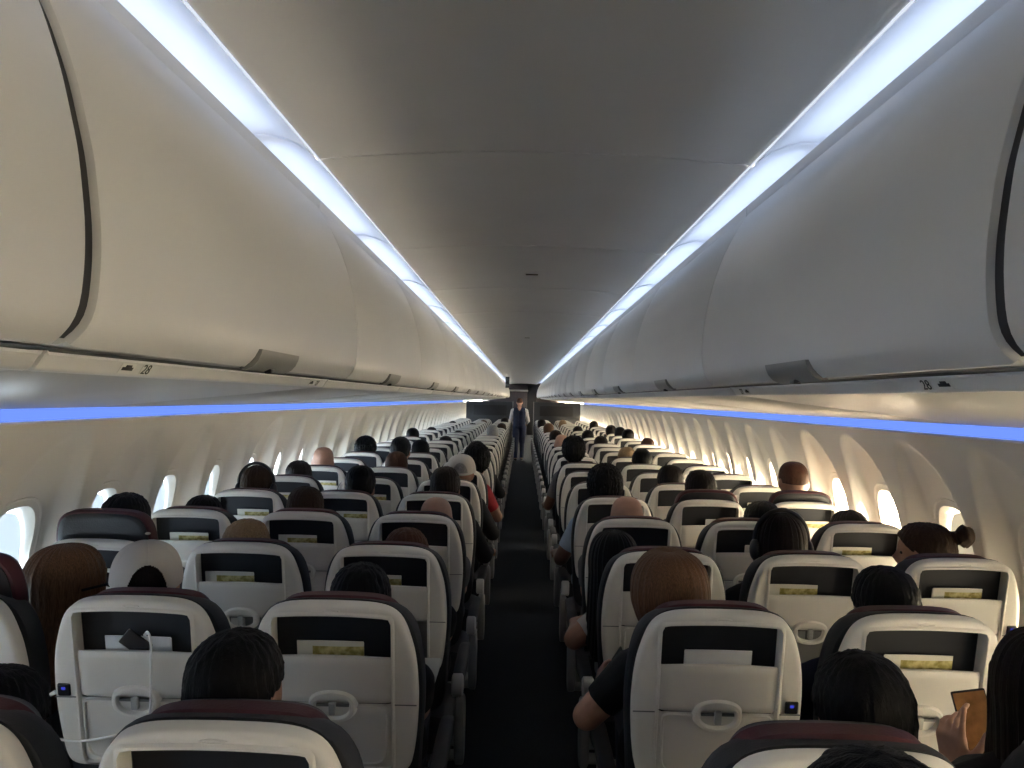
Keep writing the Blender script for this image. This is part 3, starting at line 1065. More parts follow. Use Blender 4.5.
    # dark leather back of the headrest, seen when it is raised
    m = MB()
    H2 = [(x * .975, v * .95 + .002) for x, v in H]
    m.loops([L3(H2, -.067), L3(H2, -.063), L3(offset(H2, -.006), -.059), L3(offset(H2, -.02), -.058)], cap1=True)
    S['hback'] = m.mesh('headrest_cover')
    # seat cushion with a waterfall front
    m = MB()
    ls = []
    for y, z0, z1, w in ((.19, .33, .445, .205), (.205, .315, .457, .222), (.30, .30, .450, .226), (.45, .30, .452, .226), (.55, .305, .455, .226), (.60, .325, .445, .224), (.625, .36, .415, .212)):
        l = []
        n = 28
        for j in range(n):
            t = 2 * math.pi * j / n
            c, s_ = math.cos(t), math.sin(t)
            l.append((w * math.copysign(abs(c) ** .35, c), y, (z0 + z1) / 2 + (z1 - z0) / 2 * math.copysign(abs(s_) ** .5, s_)))
        ls.append(l)
    m.loops(ls, cap0=True, cap1=True)
    S['cushion'] = m.mesh('seat_cushion')
    m = MB()
    m.tube([(-.24, .30, .275), (.24, .30, .275)], .02, 10)
    m.tube([(-.24, .52, .275), (.24, .52, .275)], .02, 10)
    for q in (-.16, .16):
        m.box((q - .014, .18, .24), (q + .014, .60, .298), .006)
    S['frame'] = m.mesh('seat_frame')
    for nm, q in (('leg0', -.16), ('leg1', .16)):
        m = MB()
        m.tube([(q, .30, .25), (q, .285, .05), (q, .28, .0)], [.016, .014, .02], 10)
        m.tube([(q, .52, .25), (q, .60, .05), (q, .61, .0)], [.016, .014, .02], 10)
        m.box((q - .02, .25, 0), (q + .02, .645, .018), .004)
        S[nm] = m.mesh('leg')
    # armrest: padded bar, rounded grey pivot, grey side fairing
    m = MB()
    ls = []
    for y, zc, h, w in ((.15, .607, .020, .018), (.16, .608, .026, .022), (.30, .612, .025, .0235), (.48, .616, .023, .0235), (.53, .615, .018, .021), (.545, .612, .010, .014)):
        ls.append([(w * math.copysign(abs(math.cos(t)) ** .5, math.cos(t)), y, zc + h * math.copysign(abs(math.sin(t)) ** .6, math.sin(t))) for t in [2 * math.pi * j / 20 for j in range(20)]])
    m.loops(ls, cap0=True, cap1=True)
    S['arm'] = m.mesh('armrest')
    m = MB()
    for dx in (0,):
        prof = []
        for j in range(24):
            t = 2 * math.pi * j / 24
            prof.append((.135 + .034 * math.cos(t), .598 + .040 * math.sin(t)))
        m.loops([[(x, y, z) for y, z in [(.135 + (a - .135) * s_, .598 + (b - .598) * s_) for a, b in prof]] for x, s_ in ((-.021, .55), (-.0205, .82), (-.016, 1), (.016, 1), (.0205, .82), (.021, .55))], cap0=True, cap1=True)
    S['pivot'] = m.mesh('armrest_pivot')
    m = MB()
    pr = full(smooth_half([(0, 0), (.04, .005), (.055, .05), (.05, .14), (.038, .22), (.02, .25), (0, .255)], 22))
    m.loops([[(x, .20 + a * s_, .54 - .255 * .5 + (.255 * .5 - b) * s_ - .0) for a, b in pr] for x, s_ in ((-.012, .8), (-.010, .94), (-.006, 1), (.018, 1), (.023, .94), (.025, .8))], cap0=True, cap1=True)
    S['fairing'] = m.mesh('side_fairing')
    m = MB()
    m.box((-.0165, .228, .003), (.0165, .262, .0095), .004, T=lambda p: bp(p[0], p[1], p[2]))
    S['outlet'] = m.mesh('power_outlet')
    m = MB()
    m.box((-.005, .236, .009), (.005, .244, .0102), T=lambda p: bp(p[0], p[1], p[2]))
    S['outled'] = m.mesh('outlet_light', smooth=False)
    # a tray folded down, and the hollow it leaves
    m = MB()
    m.box((-.205, -.225, .712), (.205, .03, .728), .007)
    S['trayflat'] = m.mesh('tray_table')
    m = MB()
    for q in (-1, 1):
        m.box((q * .19 - .008, -.04, .690), (q * .19 + .008, .17, .710), .004)
    S['trayarm'] = m.mesh('tray_arm')
    m = MB()
    a = [(-.148, .268), (.148, .268), (.148, .445), (-.148, .445)]
    m.loops([L3(a, .003), L3(a, -.028)], cap1=True)
    S['hollow'] = m.mesh('tray_recess', smooth=False)
    m = MB()
    m.box((-.05, .278, -.0275), (.0, .318, -.0265), T=lambda p: bp(p[0], p[1], p[2]))
    S['placard'] = m.mesh('placard', smooth=False)
    m = MB()
    for i in range(4):
        m.box((-.046, .283 + .008 * i, -.0265), (-.006, .286 + .008 * i, -.0262), T=lambda p: bp(p[0], p[1], p[2]))
    S['plines'] = m.mesh('placard_lines', smooth=False)
    return S


S = seat_meshes()
SM = dict(shell='shell', pocket='pocket', upper='panel', tray='panel', latch='shell', tab='lgrey', slot='latch', seam='latch', backrest='cloth', headrest='burg', hpad='leather',
          hback='leather', cushion='cloth', frame='metal', leg0='metal', leg1='metal', arm='cloth', pivot='lgrey', fairing='greyp', outlet='dark', outled='bluedot',
          trayflat='lgrey', trayarm='lgrey', hollow='greyp', placard='sticker', plines='pink')
for k_, me in S.items():
    me.materials.append(M[SM[k_]])

RAISED = {(-1, 2, 2): .095, (-1, 2, 1): .09, (1, 2, 4): .05, (1, 1, 4): .045}
DEPLOYED = {(-1, 1, 2), (-1, 0, 2), (1, 1, 2)}


def make_seat(sd, col, k):
    r = empty('airline_seat', (sd * SX[col], row_y(k), 0))

    def part(key, name, parent=r, loc=None):
        o = link(name, S[key], parent)
        if loc:
            o.location = loc
        return o
    part('backrest', 'backrest')
    part('shell', 'back_shell')
    part('pocket', 'literature_pocket')
    up = part('upper', 'upper_panel')
    if k < 12:
        part('seam', 'panel_seam')
    if (sd, col, k) in DEPLOYED:
        t = part('trayflat', 'tray_table')
        part('trayarm', 'tray_arm', t)
        h = part('hollow', 'tray_recess')
        p = part('placard', 'placard', h)
        part('latch', 'latch', up)
        part('tab', 'latch_tab', up)
    else:
        t = part('tray', 'tray_table')
        if k < 14:
            part('latch', 'latch', t)
        if k < 9:
            part('tab', 'latch_tab', t)
            part('slot', 'latch_slot', t)
    dz = RAISED.get((sd, col, k), random.uniform(-.003, .002))
    h = part('headrest', 'headrest', r, (0, -dz * .2, dz))
    part('hpad', 'headrest_pad', h)
    if (sd, col, k) in RAISED:
        part('hback', 'headrest_cover', h)
    part('cushion', 'seat_cushion')
    part('frame', 'seat_frame')
    part('leg0', 'leg')
    part('leg1', 'leg')
    if k < 6:
        o = part('outlet', 'power_outlet', r, (sd * .186, 0, 0))
        part('outled', 'outlet_light', o)
    if col == 0:
        a = part('arm', 'armrest', r, (-sd * .253, 0, 0))
        part('pivot', 'armrest_pivot', a)
        f = part('fairing', 'side_fairing', r, (-sd * .253, 0, 0))
        if sd > 0:
            f.scale.x = -1
    if col < 2:
        part('arm', 'armrest', r, (sd * .255, 0, 0))
    if (sd, col, k) == (1, 0, 0):           # this back is tipped a little farther
        T = Matrix.Translation((0, .14, .45)) @ Matrix.Rotation(R(2.7), 4, 'X') @ Matrix.Translation((0, -.14, -.45))
        for o in list(r.children):
            if o.name.split('.')[0] in ('backrest', 'back_shell', 'literature_pocket', 'upper_panel', 'panel_seam', 'tray_table', 'headrest', 'power_outlet'):
                o.matrix_local = T @ Matrix.Translation(o.location)
    note = ''
    if (sd, col, k) in DEPLOYED:
        note = ', tray folded down'
    if (sd, col, k) in RAISED:
        note = ', headrest raised'
    tag(r, f'white-backed {COLN[col]} seat of the {SIDE[sd]} bank, {ORD[max(k, 0)]} row from camera{note}', 'seat', f'{SIDE[sd]} bank of seats, {COLN[col]} column')
    if k < 0:
        r['label'] = 'dark seat under the black-haired passenger at the bottom edge'
    return r


for k in range(NROW):
    for sd in (-1, 1):
        for col in range(3):
            if k == 0 and col == 2:
                continue
            make_seat(sd, col, k)
make_seat(1, 0, -1)

# ------------------------------------------------------------------ magazines in the pockets
m = MB()
for i, (dy, dz) in enumerate(((0, 0), (.0035, -.004))):
    rows = []
    for x in np.linspace(-.085, .085, 13):
        b_ = .003 * math.cos(x / .085 * 1.5)
        rows.append([(x, -.0012 + dy - b_, -.10 + dz), (x, -.0012 + dy - b_, .014 + dz + .003 * math.cos(x / .085 * 1.4)), (x, .0012 + dy - b_, .014 + dz + .003 * math.cos(x / .085 * 1.4)), (x, .0012 + dy - b_, -.10 + dz)])
    m.loops(rows, cap0=True, cap1=True)
MAG = m.mesh('magazine')
MAGP = MAG.copy()
MAG.materials.append(M['magazine'])
MAGP.materials.append(M['paper'])
MAGS = {(-1, 1, 1): (.0, 1), (-1, 0, 1): (-.01, 0), (-1, 2, 2): (.02, 0), (-1, 1, 2): (-.045, 0), (-1, 0, 2): (-.03, 0), (-1, 2, 3): (.0, 0), (-1, 1, 3): (-.02, 0),
        (-1, 2, 4): (.03, 0), (-1, 1, 4): (.06, 0), (-1, 1, 5): (.03, 0), (-1, 2, 5): (.0, 0), (-1, 2, 6): (.04, 0), (1, 0, 1): (.0, 1), (1, 1, 1): (.0, 0), (1, 1, 2): (-.06, 0),
        (1, 2, 2): (.0, 0), (1, 1, 3): (.07, 0), (1, 2, 3): (-.05, 0), (1, 1, 4): (.07, 1), (1, 2, 4): (.05, 0), (1, 2, 5): (.0, 0), (1, 2, 6): (.02, 0), (-1, 2, 7): (.0, 0)}
for (sd, col, k), (dx, kind) in MAGS.items():
    o = link('magazine', MAGP if kind else MAG)
    p = bp(0, .122, -.020)
    o.location = (sd * SX[col] + dx, row_y(k) + p[1], p[2])
    o.rotation_euler = (SA, 0, random.uniform(-.02, .02))
    look = 'white printed leaflet' if kind else 'white and yellow magazine'
    tag(o, f'{look} in the pocket of the {SIDE[sd]} {COLN[col]} seat, {ORD[k]} row', 'magazine', 'magazines in the seat pockets')

# phone, plug and cable at the port middle seat, second row
r1 = row_y(1)
sx = -SX[1]


def on_back(sd, col, k, x, v, t):
    p = bp(x, v, t)
    return Vector((sd * SX[col] + p[0], row_y(k) + p[1], p[2]))


m = MB()
T = Matrix.Translation(on_back(-1, 1, 1, -.005, .126, -.0095)) @ Matrix.Rotation(SA, 4, 'X') @ Matrix.Rotation(R(38), 4, 'Y')
m.box((-.037, -.0035, -.018), (.037, .0035, .03), .003, T=T)
o = m.build('phone', M['phone'])
tag(o, 'black phone standing in the seat pocket, joined to a white cable', 'phone')
ctl = [(.028, .092, -.004), (.036, .083, .004), (.046, .088, .012), (.051, .11, .018), (.051, .139, .022), (.05, .20, .028), (.046, .26, .030), (.034, .32, .022), (.018, .345, .02), (-.04, .357, .022), (-.10, .37, .024), (-.15, .376, .026), (-.205, .368, .03), (-.255, .35, .03), (-.262, .30, .03), (-.245, .272, .026), (-.222, .258, .018)]
pts = []
for i in range(len(ctl) - 1):
    p0, p1, p2, p3 = [Vector(ctl[max(0, min(len(ctl) - 1, i + q))]) for q in (-1, 0, 1, 2)]
    for t in (0, .2, .4, .6, .8):
        pts.append(.5 * ((2 * p1) + (p2 - p0) * t + (2 * p0 - 5 * p1 + 4 * p2 - p3) * t * t + (3 * p1 - p0 - 3 * p2 + p3) * t ** 3))
m = MB()
m.tube([on_back(-1, 1, 1, *p) for p in pts], .0031, 8)
cb = m.build('charging_cable', M['cable'])
m = MB()
m.tube([on_back(-1, 1, 1, *p) for p in ((.026, .095, -.005), (.037, .083, .004))], .0042, 10)
m.build('connector', M['cable'], cb)
m = MB()
m.tube([on_back(-1, 1, 1, *p) for p in ((-.205, .249, .0115), (-.224, .258, .0185))], [.006, .0045], 10)
m.build('plug', M['cable'], cb)
tag(cb, 'thin white charging cable looping from the phone to the power outlet', 'cable')


def phone_at(loc, rot, label, face='screen'):
    m = MB()
    m.box((-.037, -.004, -.075), (.037, .004, .075), .0035)
    r = empty('phone', loc)
    r.rotation_euler = rot
    m.build('case', M['phone'], r)
    m = MB()
    m.box((-.034, -.0046, -.071), (.034, -.0040, .071))
    m.build('screen', M[face], r, smooth=False)
    tag(r, label, 'phone', None)
    return r


_, _, hx, top = PERSON_AT[(1, 1, 0)]
phone_at((SX[1] + .046, row_y(0) + .625, .905), (R(-12), R(-12), R(-10)), 'phone with a brown screen held up by the long-haired passenger')
_, _, hx, top = PERSON_AT[(1, 0, 1)]
phone_at((SX[0] - .175, row_y(1) + .665, .755), (R(-66), R(70), R(0)), 'dark phone in the hand of the bob-haired passenger by the aisle', 'phone')


def headphones(key, label):
    root, Mx, hx, top = PERSON_AT[key]
    e = empty('headphones', root.location)
    m = MB()
    m.tube([Mx @ Vector((.101 * math.cos(t), -.01, .03 + .112 * math.sin(t))) for t in [math.pi * (i / 24) for i in range(25)]], .009, 8)
    m.build('headband', M['dark'], e)
    for q in (-1, 1):
        m = MB()
        m.ellipsoid((0, 0, 0), (.020, .034, .042), 16, 10, Mx @ Matrix.Translation((q * .100, -.012, -.01)))
        m.build('ear_cup', M['dark'], e)
    tag(e, label, 'headphones')


headphones((1, 1, 2), 'black headphones on the long dark hair of a starboard passenger')
headphones((-1, 2, 4), 'dark headphones on the brown-haired passenger by the port windows')
root, Mx, hx, top = PERSON_AT[(-1, 2, 1)]
e = empty('glasses', root.location)
m = MB()
for q in (-1, 1):
    m.box((q * .036 - .028, .112, -.012), (q * .036 + .028, .116, .030), .0015, T=Mx)
m.build('lens', M['phone'], e)
for q in (-1, 1):
    m = MB()
    m.tube([Mx @ Vector((q * .068, .112, .018)), Mx @ Vector((q * .112, .10, .018)), Mx @ Vector((q * .112, -.01, .012))], .004, 8)
    m.build('temple', M['phone'], e)
tag(e, 'dark glasses on the auburn-haired passenger beside the port window', 'glasses')

# ------------------------------------------------------------------ cabin shell
def zc(h):
    return CZ + h


RING0, RING = 2.37, 1.45


def ring_ys(y0, y1, extra):
    ys = set()
    y = y0
    while y < y1:
        ys.add(round(y, 4))
        y += .36
    ys.add(y1)
    i = -3
    while RING0 + RING * i < y1:
        c = RING0 + RING * i
        for d in extra:
            if y0 < c + d < y1:
                ys.add(round(c + d, 4))
        i += 1
    return sorted(ys)


YB = -2.44
CE, CC, CXE = .707, .739, .644
ys = ring_ys(YB, END_Y, (-.026, -.025, -.012, -.0045, -.004, .004, .0045, .012))


def ring_off(y):
    c = abs(((y - RING0 + RING / 2) % RING) - RING / 2)
    return c


m = MB()
nx = 24
ls = []
for y in ys:
    c = ring_off(y)
    g = .010 if c < .0043 else (-.002 if c < .006 else 0)
    l = []
    for j in range(nx + 1):
        x = -CXE + 2 * CXE * j / nx
        l.append((x, y, zc(CC - (CC - CE) * (x / CXE) ** 2 + g)))
    ls.append(l)
m.loops(ls, close=False)
struct(m.build('ceiling', M['ceil']))
# the coves each side, closed to the outer skin
for n_, sd in (('cove', -1), ('cove', 1)):
    m = MB()
    prof = [(CXE + .004, CE - .002), (.665, .722), (.70, .744), (.74, .760), (.79, .771), (.84, .770), (.885, .752), (.905, .72), (.91, .66)]
    ls = []
    for y in ys:
        c = ring_off(y)
        back = 0 < ((RING0 - y + RING / 2) % RING) - RING / 2 < .0255      # a flat rib stands just before each joint
        g = .014 if c < .0043 else (-.006 if back else 0)
        ls.append([(sd * (x + g * .3), y, zc(h + g)) for x, h in prof])
    m.loops(ls, close=False)
    o = m.build('ceiling_cove', M['cove'])
    struct(o)
    o.name = 'trim_%d' % (1 if sd < 0 else 2)
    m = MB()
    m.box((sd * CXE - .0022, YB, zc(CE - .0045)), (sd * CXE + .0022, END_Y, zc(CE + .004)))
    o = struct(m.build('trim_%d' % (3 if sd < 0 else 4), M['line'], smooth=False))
    # outer skin
    m = MB()
    m.loops([[(sd * .905, y, zc(.78)), (sd * 1.3, y, zc(.72)), (sd * 1.7, y, zc(.3)), (sd * 1.86, y, zc(-.1)), (sd * 1.96, y, .9), (sd * 1.9, y, .3), (sd * 1.62, y, -.02)] if False else
             [(sd * .90, y, zc(.76)), (sd * 1.3, y, zc(.70)), (sd * 1.62, y, zc(.3)), (sd * 1.66, y, zc(-.07))] for y in (YB, END_Y)], close=False)
    struct(m.build('trim_%d' % (5 if sd < 0 else 6), M['dark'], smooth=False))

# cove light strips
m = MB()
m.box((-.012, -.665, -.003), (.012, .665, .003), .002)
LED = m.mesh('cove_light', smooth=False)
LED.materials.append(M['led'])
for sd in (-1, 1):
    i = 0
    y = RING0 - RING * 2
    while y + RING < END_Y:
        o = link('cove_light', LED)
        o.location = (sd * .806, y + RING / 2, zc(.698))
        o.rotation_euler = (0, sd * R(-20), 0)
        tag(o, f'white strip light along the {SIDE[sd]} ceiling cove, {ORD[i]} of its line', 'light', f'{SIDE[sd]} cove strip lights')
        i += 1
        y += RING

# speaker slots in the ceiling
for y, w in ((4.72, .036), (9.6, .03)):
    m = MB()
    m.box((.02 - w, y - .012, zc(CC - .004)), (.02 + w, y + .012, zc(CC + .004)), .002)
    o = m.build('ceiling_slot', M['dark'])
    tag(o, 'small dark slot in the ceiling panel, %s camera' % ('nearer the' if y < 6 else 'farther from the'), 'vent')

# floor, end walls
m = MB()
m.box((-1.8, YB, -.06), (1.8, END_Y, 0))
struct(m.build('floor', M['carpet'], smooth=False))
m = MB()
m.box((-1.95, YB - .10, -.06), (1.95, YB - .02, 2.5))
struct(m.build('wall_rear', M['bulk2'], smooth=False))
m = MB()
m.box((-1.95, END_Y, -.06), (1.95, END_Y + .06, 2.5))
struct(m.build('wall_front', M['bulk2'], smooth=False))

# sidewalls: bays with a leaning scallop round every window
WP, WY0, WZ = .595, 2.80, 1.02
NB0, NB1 = -8, 58
PROF = [(0.0, 1.72), (.05, 1.725), (.3, 1.755), (.5, 1.768), (.7, 1.768), (.9, 1.757), (1.1, 1.735), (1.25, 1.702), (1.40, 1.652), (1.525, 1.600)]


def wx(z):
    for (a, xa), (b, xb) in zip(PROF, PROF[1:]):
        if z <= b:
            t = (z - a) / (b - a)
            return xa + (xb - xa) * t
    return PROF[-1][1]


def wxs(z):
    return sum(wx(min(1.525, max(0, z + d))) for d in (-.06, -.03, 0, .03, .06)) / 5 if .06 < z < 1.465 else wx(z)


def sstep(t):
    t = max(0, min(1, t))
    return t * t * (3 - 2 * t)


def recess(dy, z):
    """how far the wall steps back round a window, DY along the cabin from its middle"""
    za, zb = 1.475, 1.02
    if z > za or z < .55:
        return 0.0
    if z > zb:
        u = (z - zb) / (za - zb)
        w = .262 * math.sqrt(max(0, 1 - u ** 1.9))
        yc = .10 * u * u
        dep = .092 * (1 - u) ** .45
    else:
        w, yc = .262, 0
        dep = .092 * sstep((z - .55) / .25)
    if w < .004:
        return 0
    q = 1 - abs(dy - yc) / w
    return dep * (1 - (1 - min(1, q / .30)) ** 2) if q > 0 else 0


def sup(a, hw, hh, e=2.6):
    c, s_ = math.cos(a), math.sin(a)
    return hw * math.copysign(abs(c) ** (2 / e), c), hh * math.copysign(abs(s_) ** (2 / e), s_)


HW, HH = .148, .195
bay = []
z0, z1 = 0.0, 1.525
NS, NT, NBt = 52, 22, 10
side_z = [z0 + (z1 - z0) * i / NS for i in range(NS)]
bnd = [(WP / 2, z) for z in side_z] + [(WP / 2 - WP * i / NT, z1) for i in range(NT)] + [(-WP / 2, z1 - (z1 - z0) * i / NS) for i in range(NS)] + [(-WP / 2 + WP * i / NBt, z0) for i in range(NBt)]
TT = [0, .03, .07, .11, .15, .19, .23, .27, .31, .35, .39, .43, .47, .51, .55, .59, .63, .67, .71, .75, .79, .84, .89, .95, 1]
BAY = []
for t in TT:
    ring = []
    for (by, bz) in bnd:
        a = math.atan2((bz - WZ) / HH, by / HW)
        wy_, wz_ = sup(a, HW, HH)
        y, z = wy_ + (by - wy_) * t, WZ + wz_ + (bz - WZ - wz_) * t
        ring.append((y, z))
    BAY.append(ring)
for sd in (-1, 1):
    m = MB()
    for j in range(NB0, NB1 + 1):
        yc = WY0 + WP * j
        m.loops([[(sd * (wxs(z) + recess(y, z)), yc + y, z) for y, z in ring] for ring in BAY])
    for ya, yb in ((WY0 + WP * (NB1 + .5), END_Y), (YB, WY0 + WP * (NB0 - .5))):
        m.loops([[(sd * wxs(z), y, z) for z in [z1 * i / 30 for i in range(31)]] for y in (ya, yb)], close=False)
    me = m.mesh('wall')
    bm = bmesh.new()
    bm.from_mesh(me)
    bmesh.ops.remove_doubles(bm, verts=bm.verts[:], dist=.0008)
    bmesh.ops.recalc_face_normals(bm, faces=bm.faces[:])
    bm.to_mesh(me)
    bm.free()
    me.polygons.foreach_set('use_smooth', [True] * len(me.polygons))
    me.set_sharp_from_angle(angle=R(60))
    me.materials.append(M['wall'])
    struct(link('wall_port' if sd < 0 else 'wall_starboard', me))

# windows
WM = {}
for sd in (-1, 1):
    n = 48
    an = [2 * math.pi * i / n for i in range(n)]

    def lp(s, dx, dh=0):
        out = []
        for a in an:
            y, z = sup(a, HW * s + dh, HH * s + dh)
            out.append((sd * (wxs(WZ + z) + recess(y, WZ + z) * (1 if dx < .003 else 1) + dx), y, WZ + z))
        return out

    def flat(s, X):
        out = []
        for a in an:
            y, z = sup(a, HW * s, HH * s)
            out.append((sd * (X - .10 * z), y, WZ + z))
        return out
    X0 = wxs(WZ) + .092
    m = MB()
    m.loops([lp(1, .001, .034), lp(1, -.004, .031), lp(1, -.004, .026), lp(1, .0, .022), lp(1, .002, .004), lp(1, .010, .0), flat(.96, X0 + .022), flat(.93, X0 + .034), flat(.99, X0 + .055)])
    f = m.mesh('window_frame')
    f.materials.append(M['wall'])
    m = MB()
    m.loops([flat(.935, X0 + .031), flat(.935, X0 + .034)], cap0=True, cap1=True)
    p = m.mesh('pane')
    p.materials.append(M['glass'])
    WM[sd] = (f, p)
    # a shade drawn partly down: its foot at height q
    for q in (.06, .6, .75, .97):
        m = MB()
        ls = []
        zt, zb = HH * .9, HH * .9 - q * HH * 1.8
        rows = []
        for i in range(13):
            z = zt - (zt - zb) * i / 12
            k_ = max(0.0, 1 - (abs(z) / (HH * .90)) ** 2.6) ** (1 / 2.6) * HW * .90
            X = X0 + .026 - .10 * z - (.004 if i >= 11 else 0)
            rows.append([(sd * X, -k_ + 2 * k_ * j / 8, WZ + z) for j in range(9)])
        m.loops(rows, close=False)
        sh = m.mesh('shade')
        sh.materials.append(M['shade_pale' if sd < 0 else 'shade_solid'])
        WM[(sd, q)] = sh
wn = 1
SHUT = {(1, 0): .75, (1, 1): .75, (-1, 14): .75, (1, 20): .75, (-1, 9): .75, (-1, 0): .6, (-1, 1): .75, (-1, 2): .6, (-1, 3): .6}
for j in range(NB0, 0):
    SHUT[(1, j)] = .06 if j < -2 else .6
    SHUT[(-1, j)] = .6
for sd in (-1, 1):
    for j in range(NB0, NB1 + 1):
        w = empty('window_%d' % wn, (0, WY0 + WP * j, 0))
        struct(w)
        link('window_frame', WM[sd][0], w)
        link('pane', WM[sd][1], w)
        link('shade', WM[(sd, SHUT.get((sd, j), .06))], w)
        wn += 1

# blue mood light along the top of the sidewalls
for sd in (-1, 1):
    i = 0
    for y0, y1 in ((YB, 1.9), (1.91, 7.3), (7.33, 12.7), (12.73, 17.2), (17.23, DIV_Y - .3)):
        m = MB()
        pr = [(1.580, -.060), (1.590, -.062), (1.6015, -.082), (1.606, -.103), (1.63, -.105), (1.63, -.060)]
        m.loops([[(sd * x, y, zc(h)) for x, h in pr] for y in (y0, y1)], cap0=True, cap1=True)
        o = m.build('mood_light', M['blue'], smooth=False)
        tag(o, f'blue glowing light strip above the {SIDE[sd]} windows, {ORD[i]} length', 'light', f'{SIDE[sd]} blue light strips')
        i += 1
    m = MB()
    m.box((min(sd * 1.597, sd * 1.66), YB, zc(-.112)), (max(sd * 1.597, sd * 1.66), END_Y, zc(-.104)))
    struct(m.build('trim_%d' % (7 if sd < 0 else 8), M['rail'], smooth=False))
    m = MB()
    m.box((min(sd * 1.59, sd * 1.66), YB, zc(-.104)), (max(sd * 1.63, sd * 1.66), END_Y, zc(.0)))

# ------------------------------------------------------------------ overhead bins
BINP = [(.752, .660), (.730, .628), (.705, .586), (.667, .508), (.638, .425), (.612, .320), (.600, .225), (.5985, .17), (.603, .112), (.611, .088), (.622, .072), (.640, .060)]


def bin_prof(n=40):
    r = resample(BINP, n)
    for _ in range(2):
        r = [r[0]] + [((a[0] + 2 * b[0] + c[0]) / 4, (a[1] + 2 * b[1] + c[1]) / 4) for a, b, c in zip(r, r[1:], r[2:])] + [r[-1]]
    return r


BP = bin_prof()
BL = 1.74
BIN = {}
for sd in (-1, 1):
    for gap in (.004, .034):
        m = MB()
        # outward normals of the profile (toward the aisle)
        nr = []
        for i in range(len(BP)):
            a, b = BP[max(0, i - 1)], BP[min(len(BP) - 1, i + 1)]
            tx, tz = b[0] - a[0], b[1] - a[1]
            L = math.hypot(tx, tz)
            nr.append((tz / L, -tx / L))
        rb = .006 if gap < .01 else .011
        m_ = MB()
        m_.loops([[(sd * (x - nx_ * q), y, zc(z - nz * q)) for (x, z), (nx_, nz) in zip(BP, nr)] for y, q in ((-.0035, .0065 if gap < .01 else .014), (gap + .004, .0065 if gap < .01 else .014))], close=False)
        se = m_.mesh('dark_gap_strip')
        se.materials.append(M['dark'])  # dark strip stands in for the shade in the gap between bins
        ls = []
        yA, yB_ = gap if True else 0, BL - .004
        for y, d in ((yA, -.030), (yA, -rb), (yA + rb * .3, -rb * .3), (yA + rb, 0), (yB_ - .006, 0), (yB_ - .002, -.002), (yB_, -.006), (yB_, -.030)):
            ls.append([(sd * (x + nx_ * d), y, zc(z + nz * d)) for (x, z), (nx_, nz) in zip(BP, nr)])
        m.loops(ls, close=False)
        d = m.mesh('bin_door')
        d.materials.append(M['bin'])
        m = MB()
        pr = [(.749, .655), (.7475, .686), (.751, .691), (.758, .691), (.766, .680), (.785, .63), (1.1, .60), (1.45, .40), (1.50, .12), (1.10, .075), (.66, .062), (.648, .066), (.640, .08), (.630, .15), (.632, .22), (.645, .32), (.67, .42), (.70, .505), (.735, .58)]
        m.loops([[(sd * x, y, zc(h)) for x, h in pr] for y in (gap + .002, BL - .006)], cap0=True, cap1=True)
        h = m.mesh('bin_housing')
        h.materials.append(M['bin'])
        m = MB()
        pr = [(.6015, .100), (.6035, .090), (.6105, .0745), (.6215, .062), (.640, .053), (.646, .058), (.632, .066), (.618, .079), (.612, .092)]
        ls = [[(sd * (x + e_), y + s_ * (h - .09) * 0, zc(h)) for x, h in pr] for y, e_, s_ in ((BL * .5 - .15, .006, 0), (BL * .5 - .147, 0, 0), (BL * .5 + .147, 0, 0), (BL * .5 + .15, .006, 0))]
        m.loops(ls, cap0=True, cap1=True)
        la = m.mesh('latch_handle')
        la.materials.append(M['latch'])
        m = MB()
        m.box((min(sd * .622, sd * .640), BL * .5 - .016, zc(.049)), (max(sd * .622, sd * .640), BL * .5 + .016, zc(.060)), .003)
        kb = m.mesh('release_button')
        kb.materials.append(M['dark'])
        BIN[(sd, gap)] = (d, h, la, kb, se)
SEAM0 = 1.05
for sd in (-1, 1):
    for j in range(-2, 21):
        y = SEAM0 + BL * j
        if y + BL > 36.4:
            break
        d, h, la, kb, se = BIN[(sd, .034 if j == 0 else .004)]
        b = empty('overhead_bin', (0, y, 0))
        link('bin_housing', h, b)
        link('dark_gap_strip', se, b)
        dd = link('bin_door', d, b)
        l_ = link('latch_handle', la, dd)
        link('release_button', kb, l_) if j < 5 else None
        tag(b, f'smooth white overhead bin on the {SIDE[sd]} side, {ORD[max(0, j + 1)]} from the camera' if j >= -1 else f'white overhead bin on the {SIDE[sd]} side behind the camera', 'bin', f'{SIDE[sd]} overhead bins')

# ------------------------------------------------------------------ service panels below the bins


def text_mesh(body, size):
    cu = bpy.data.curves.new('t', 'FONT')
    cu.body = body
    cu.size = size
    cu.align_x = 'CENTER'
    cu.align_y = 'CENTER'
    cu.extrude = .0004
    o = bpy.data.objects.new('t', cu)
    C.objects.link(o)
    bpy.context.view_layer.update()
    me = evaluated_mesh(o)
    bpy.data.objects.remove(o)
    me.materials.clear()
    me.materials.append(M['ink'])
    return me


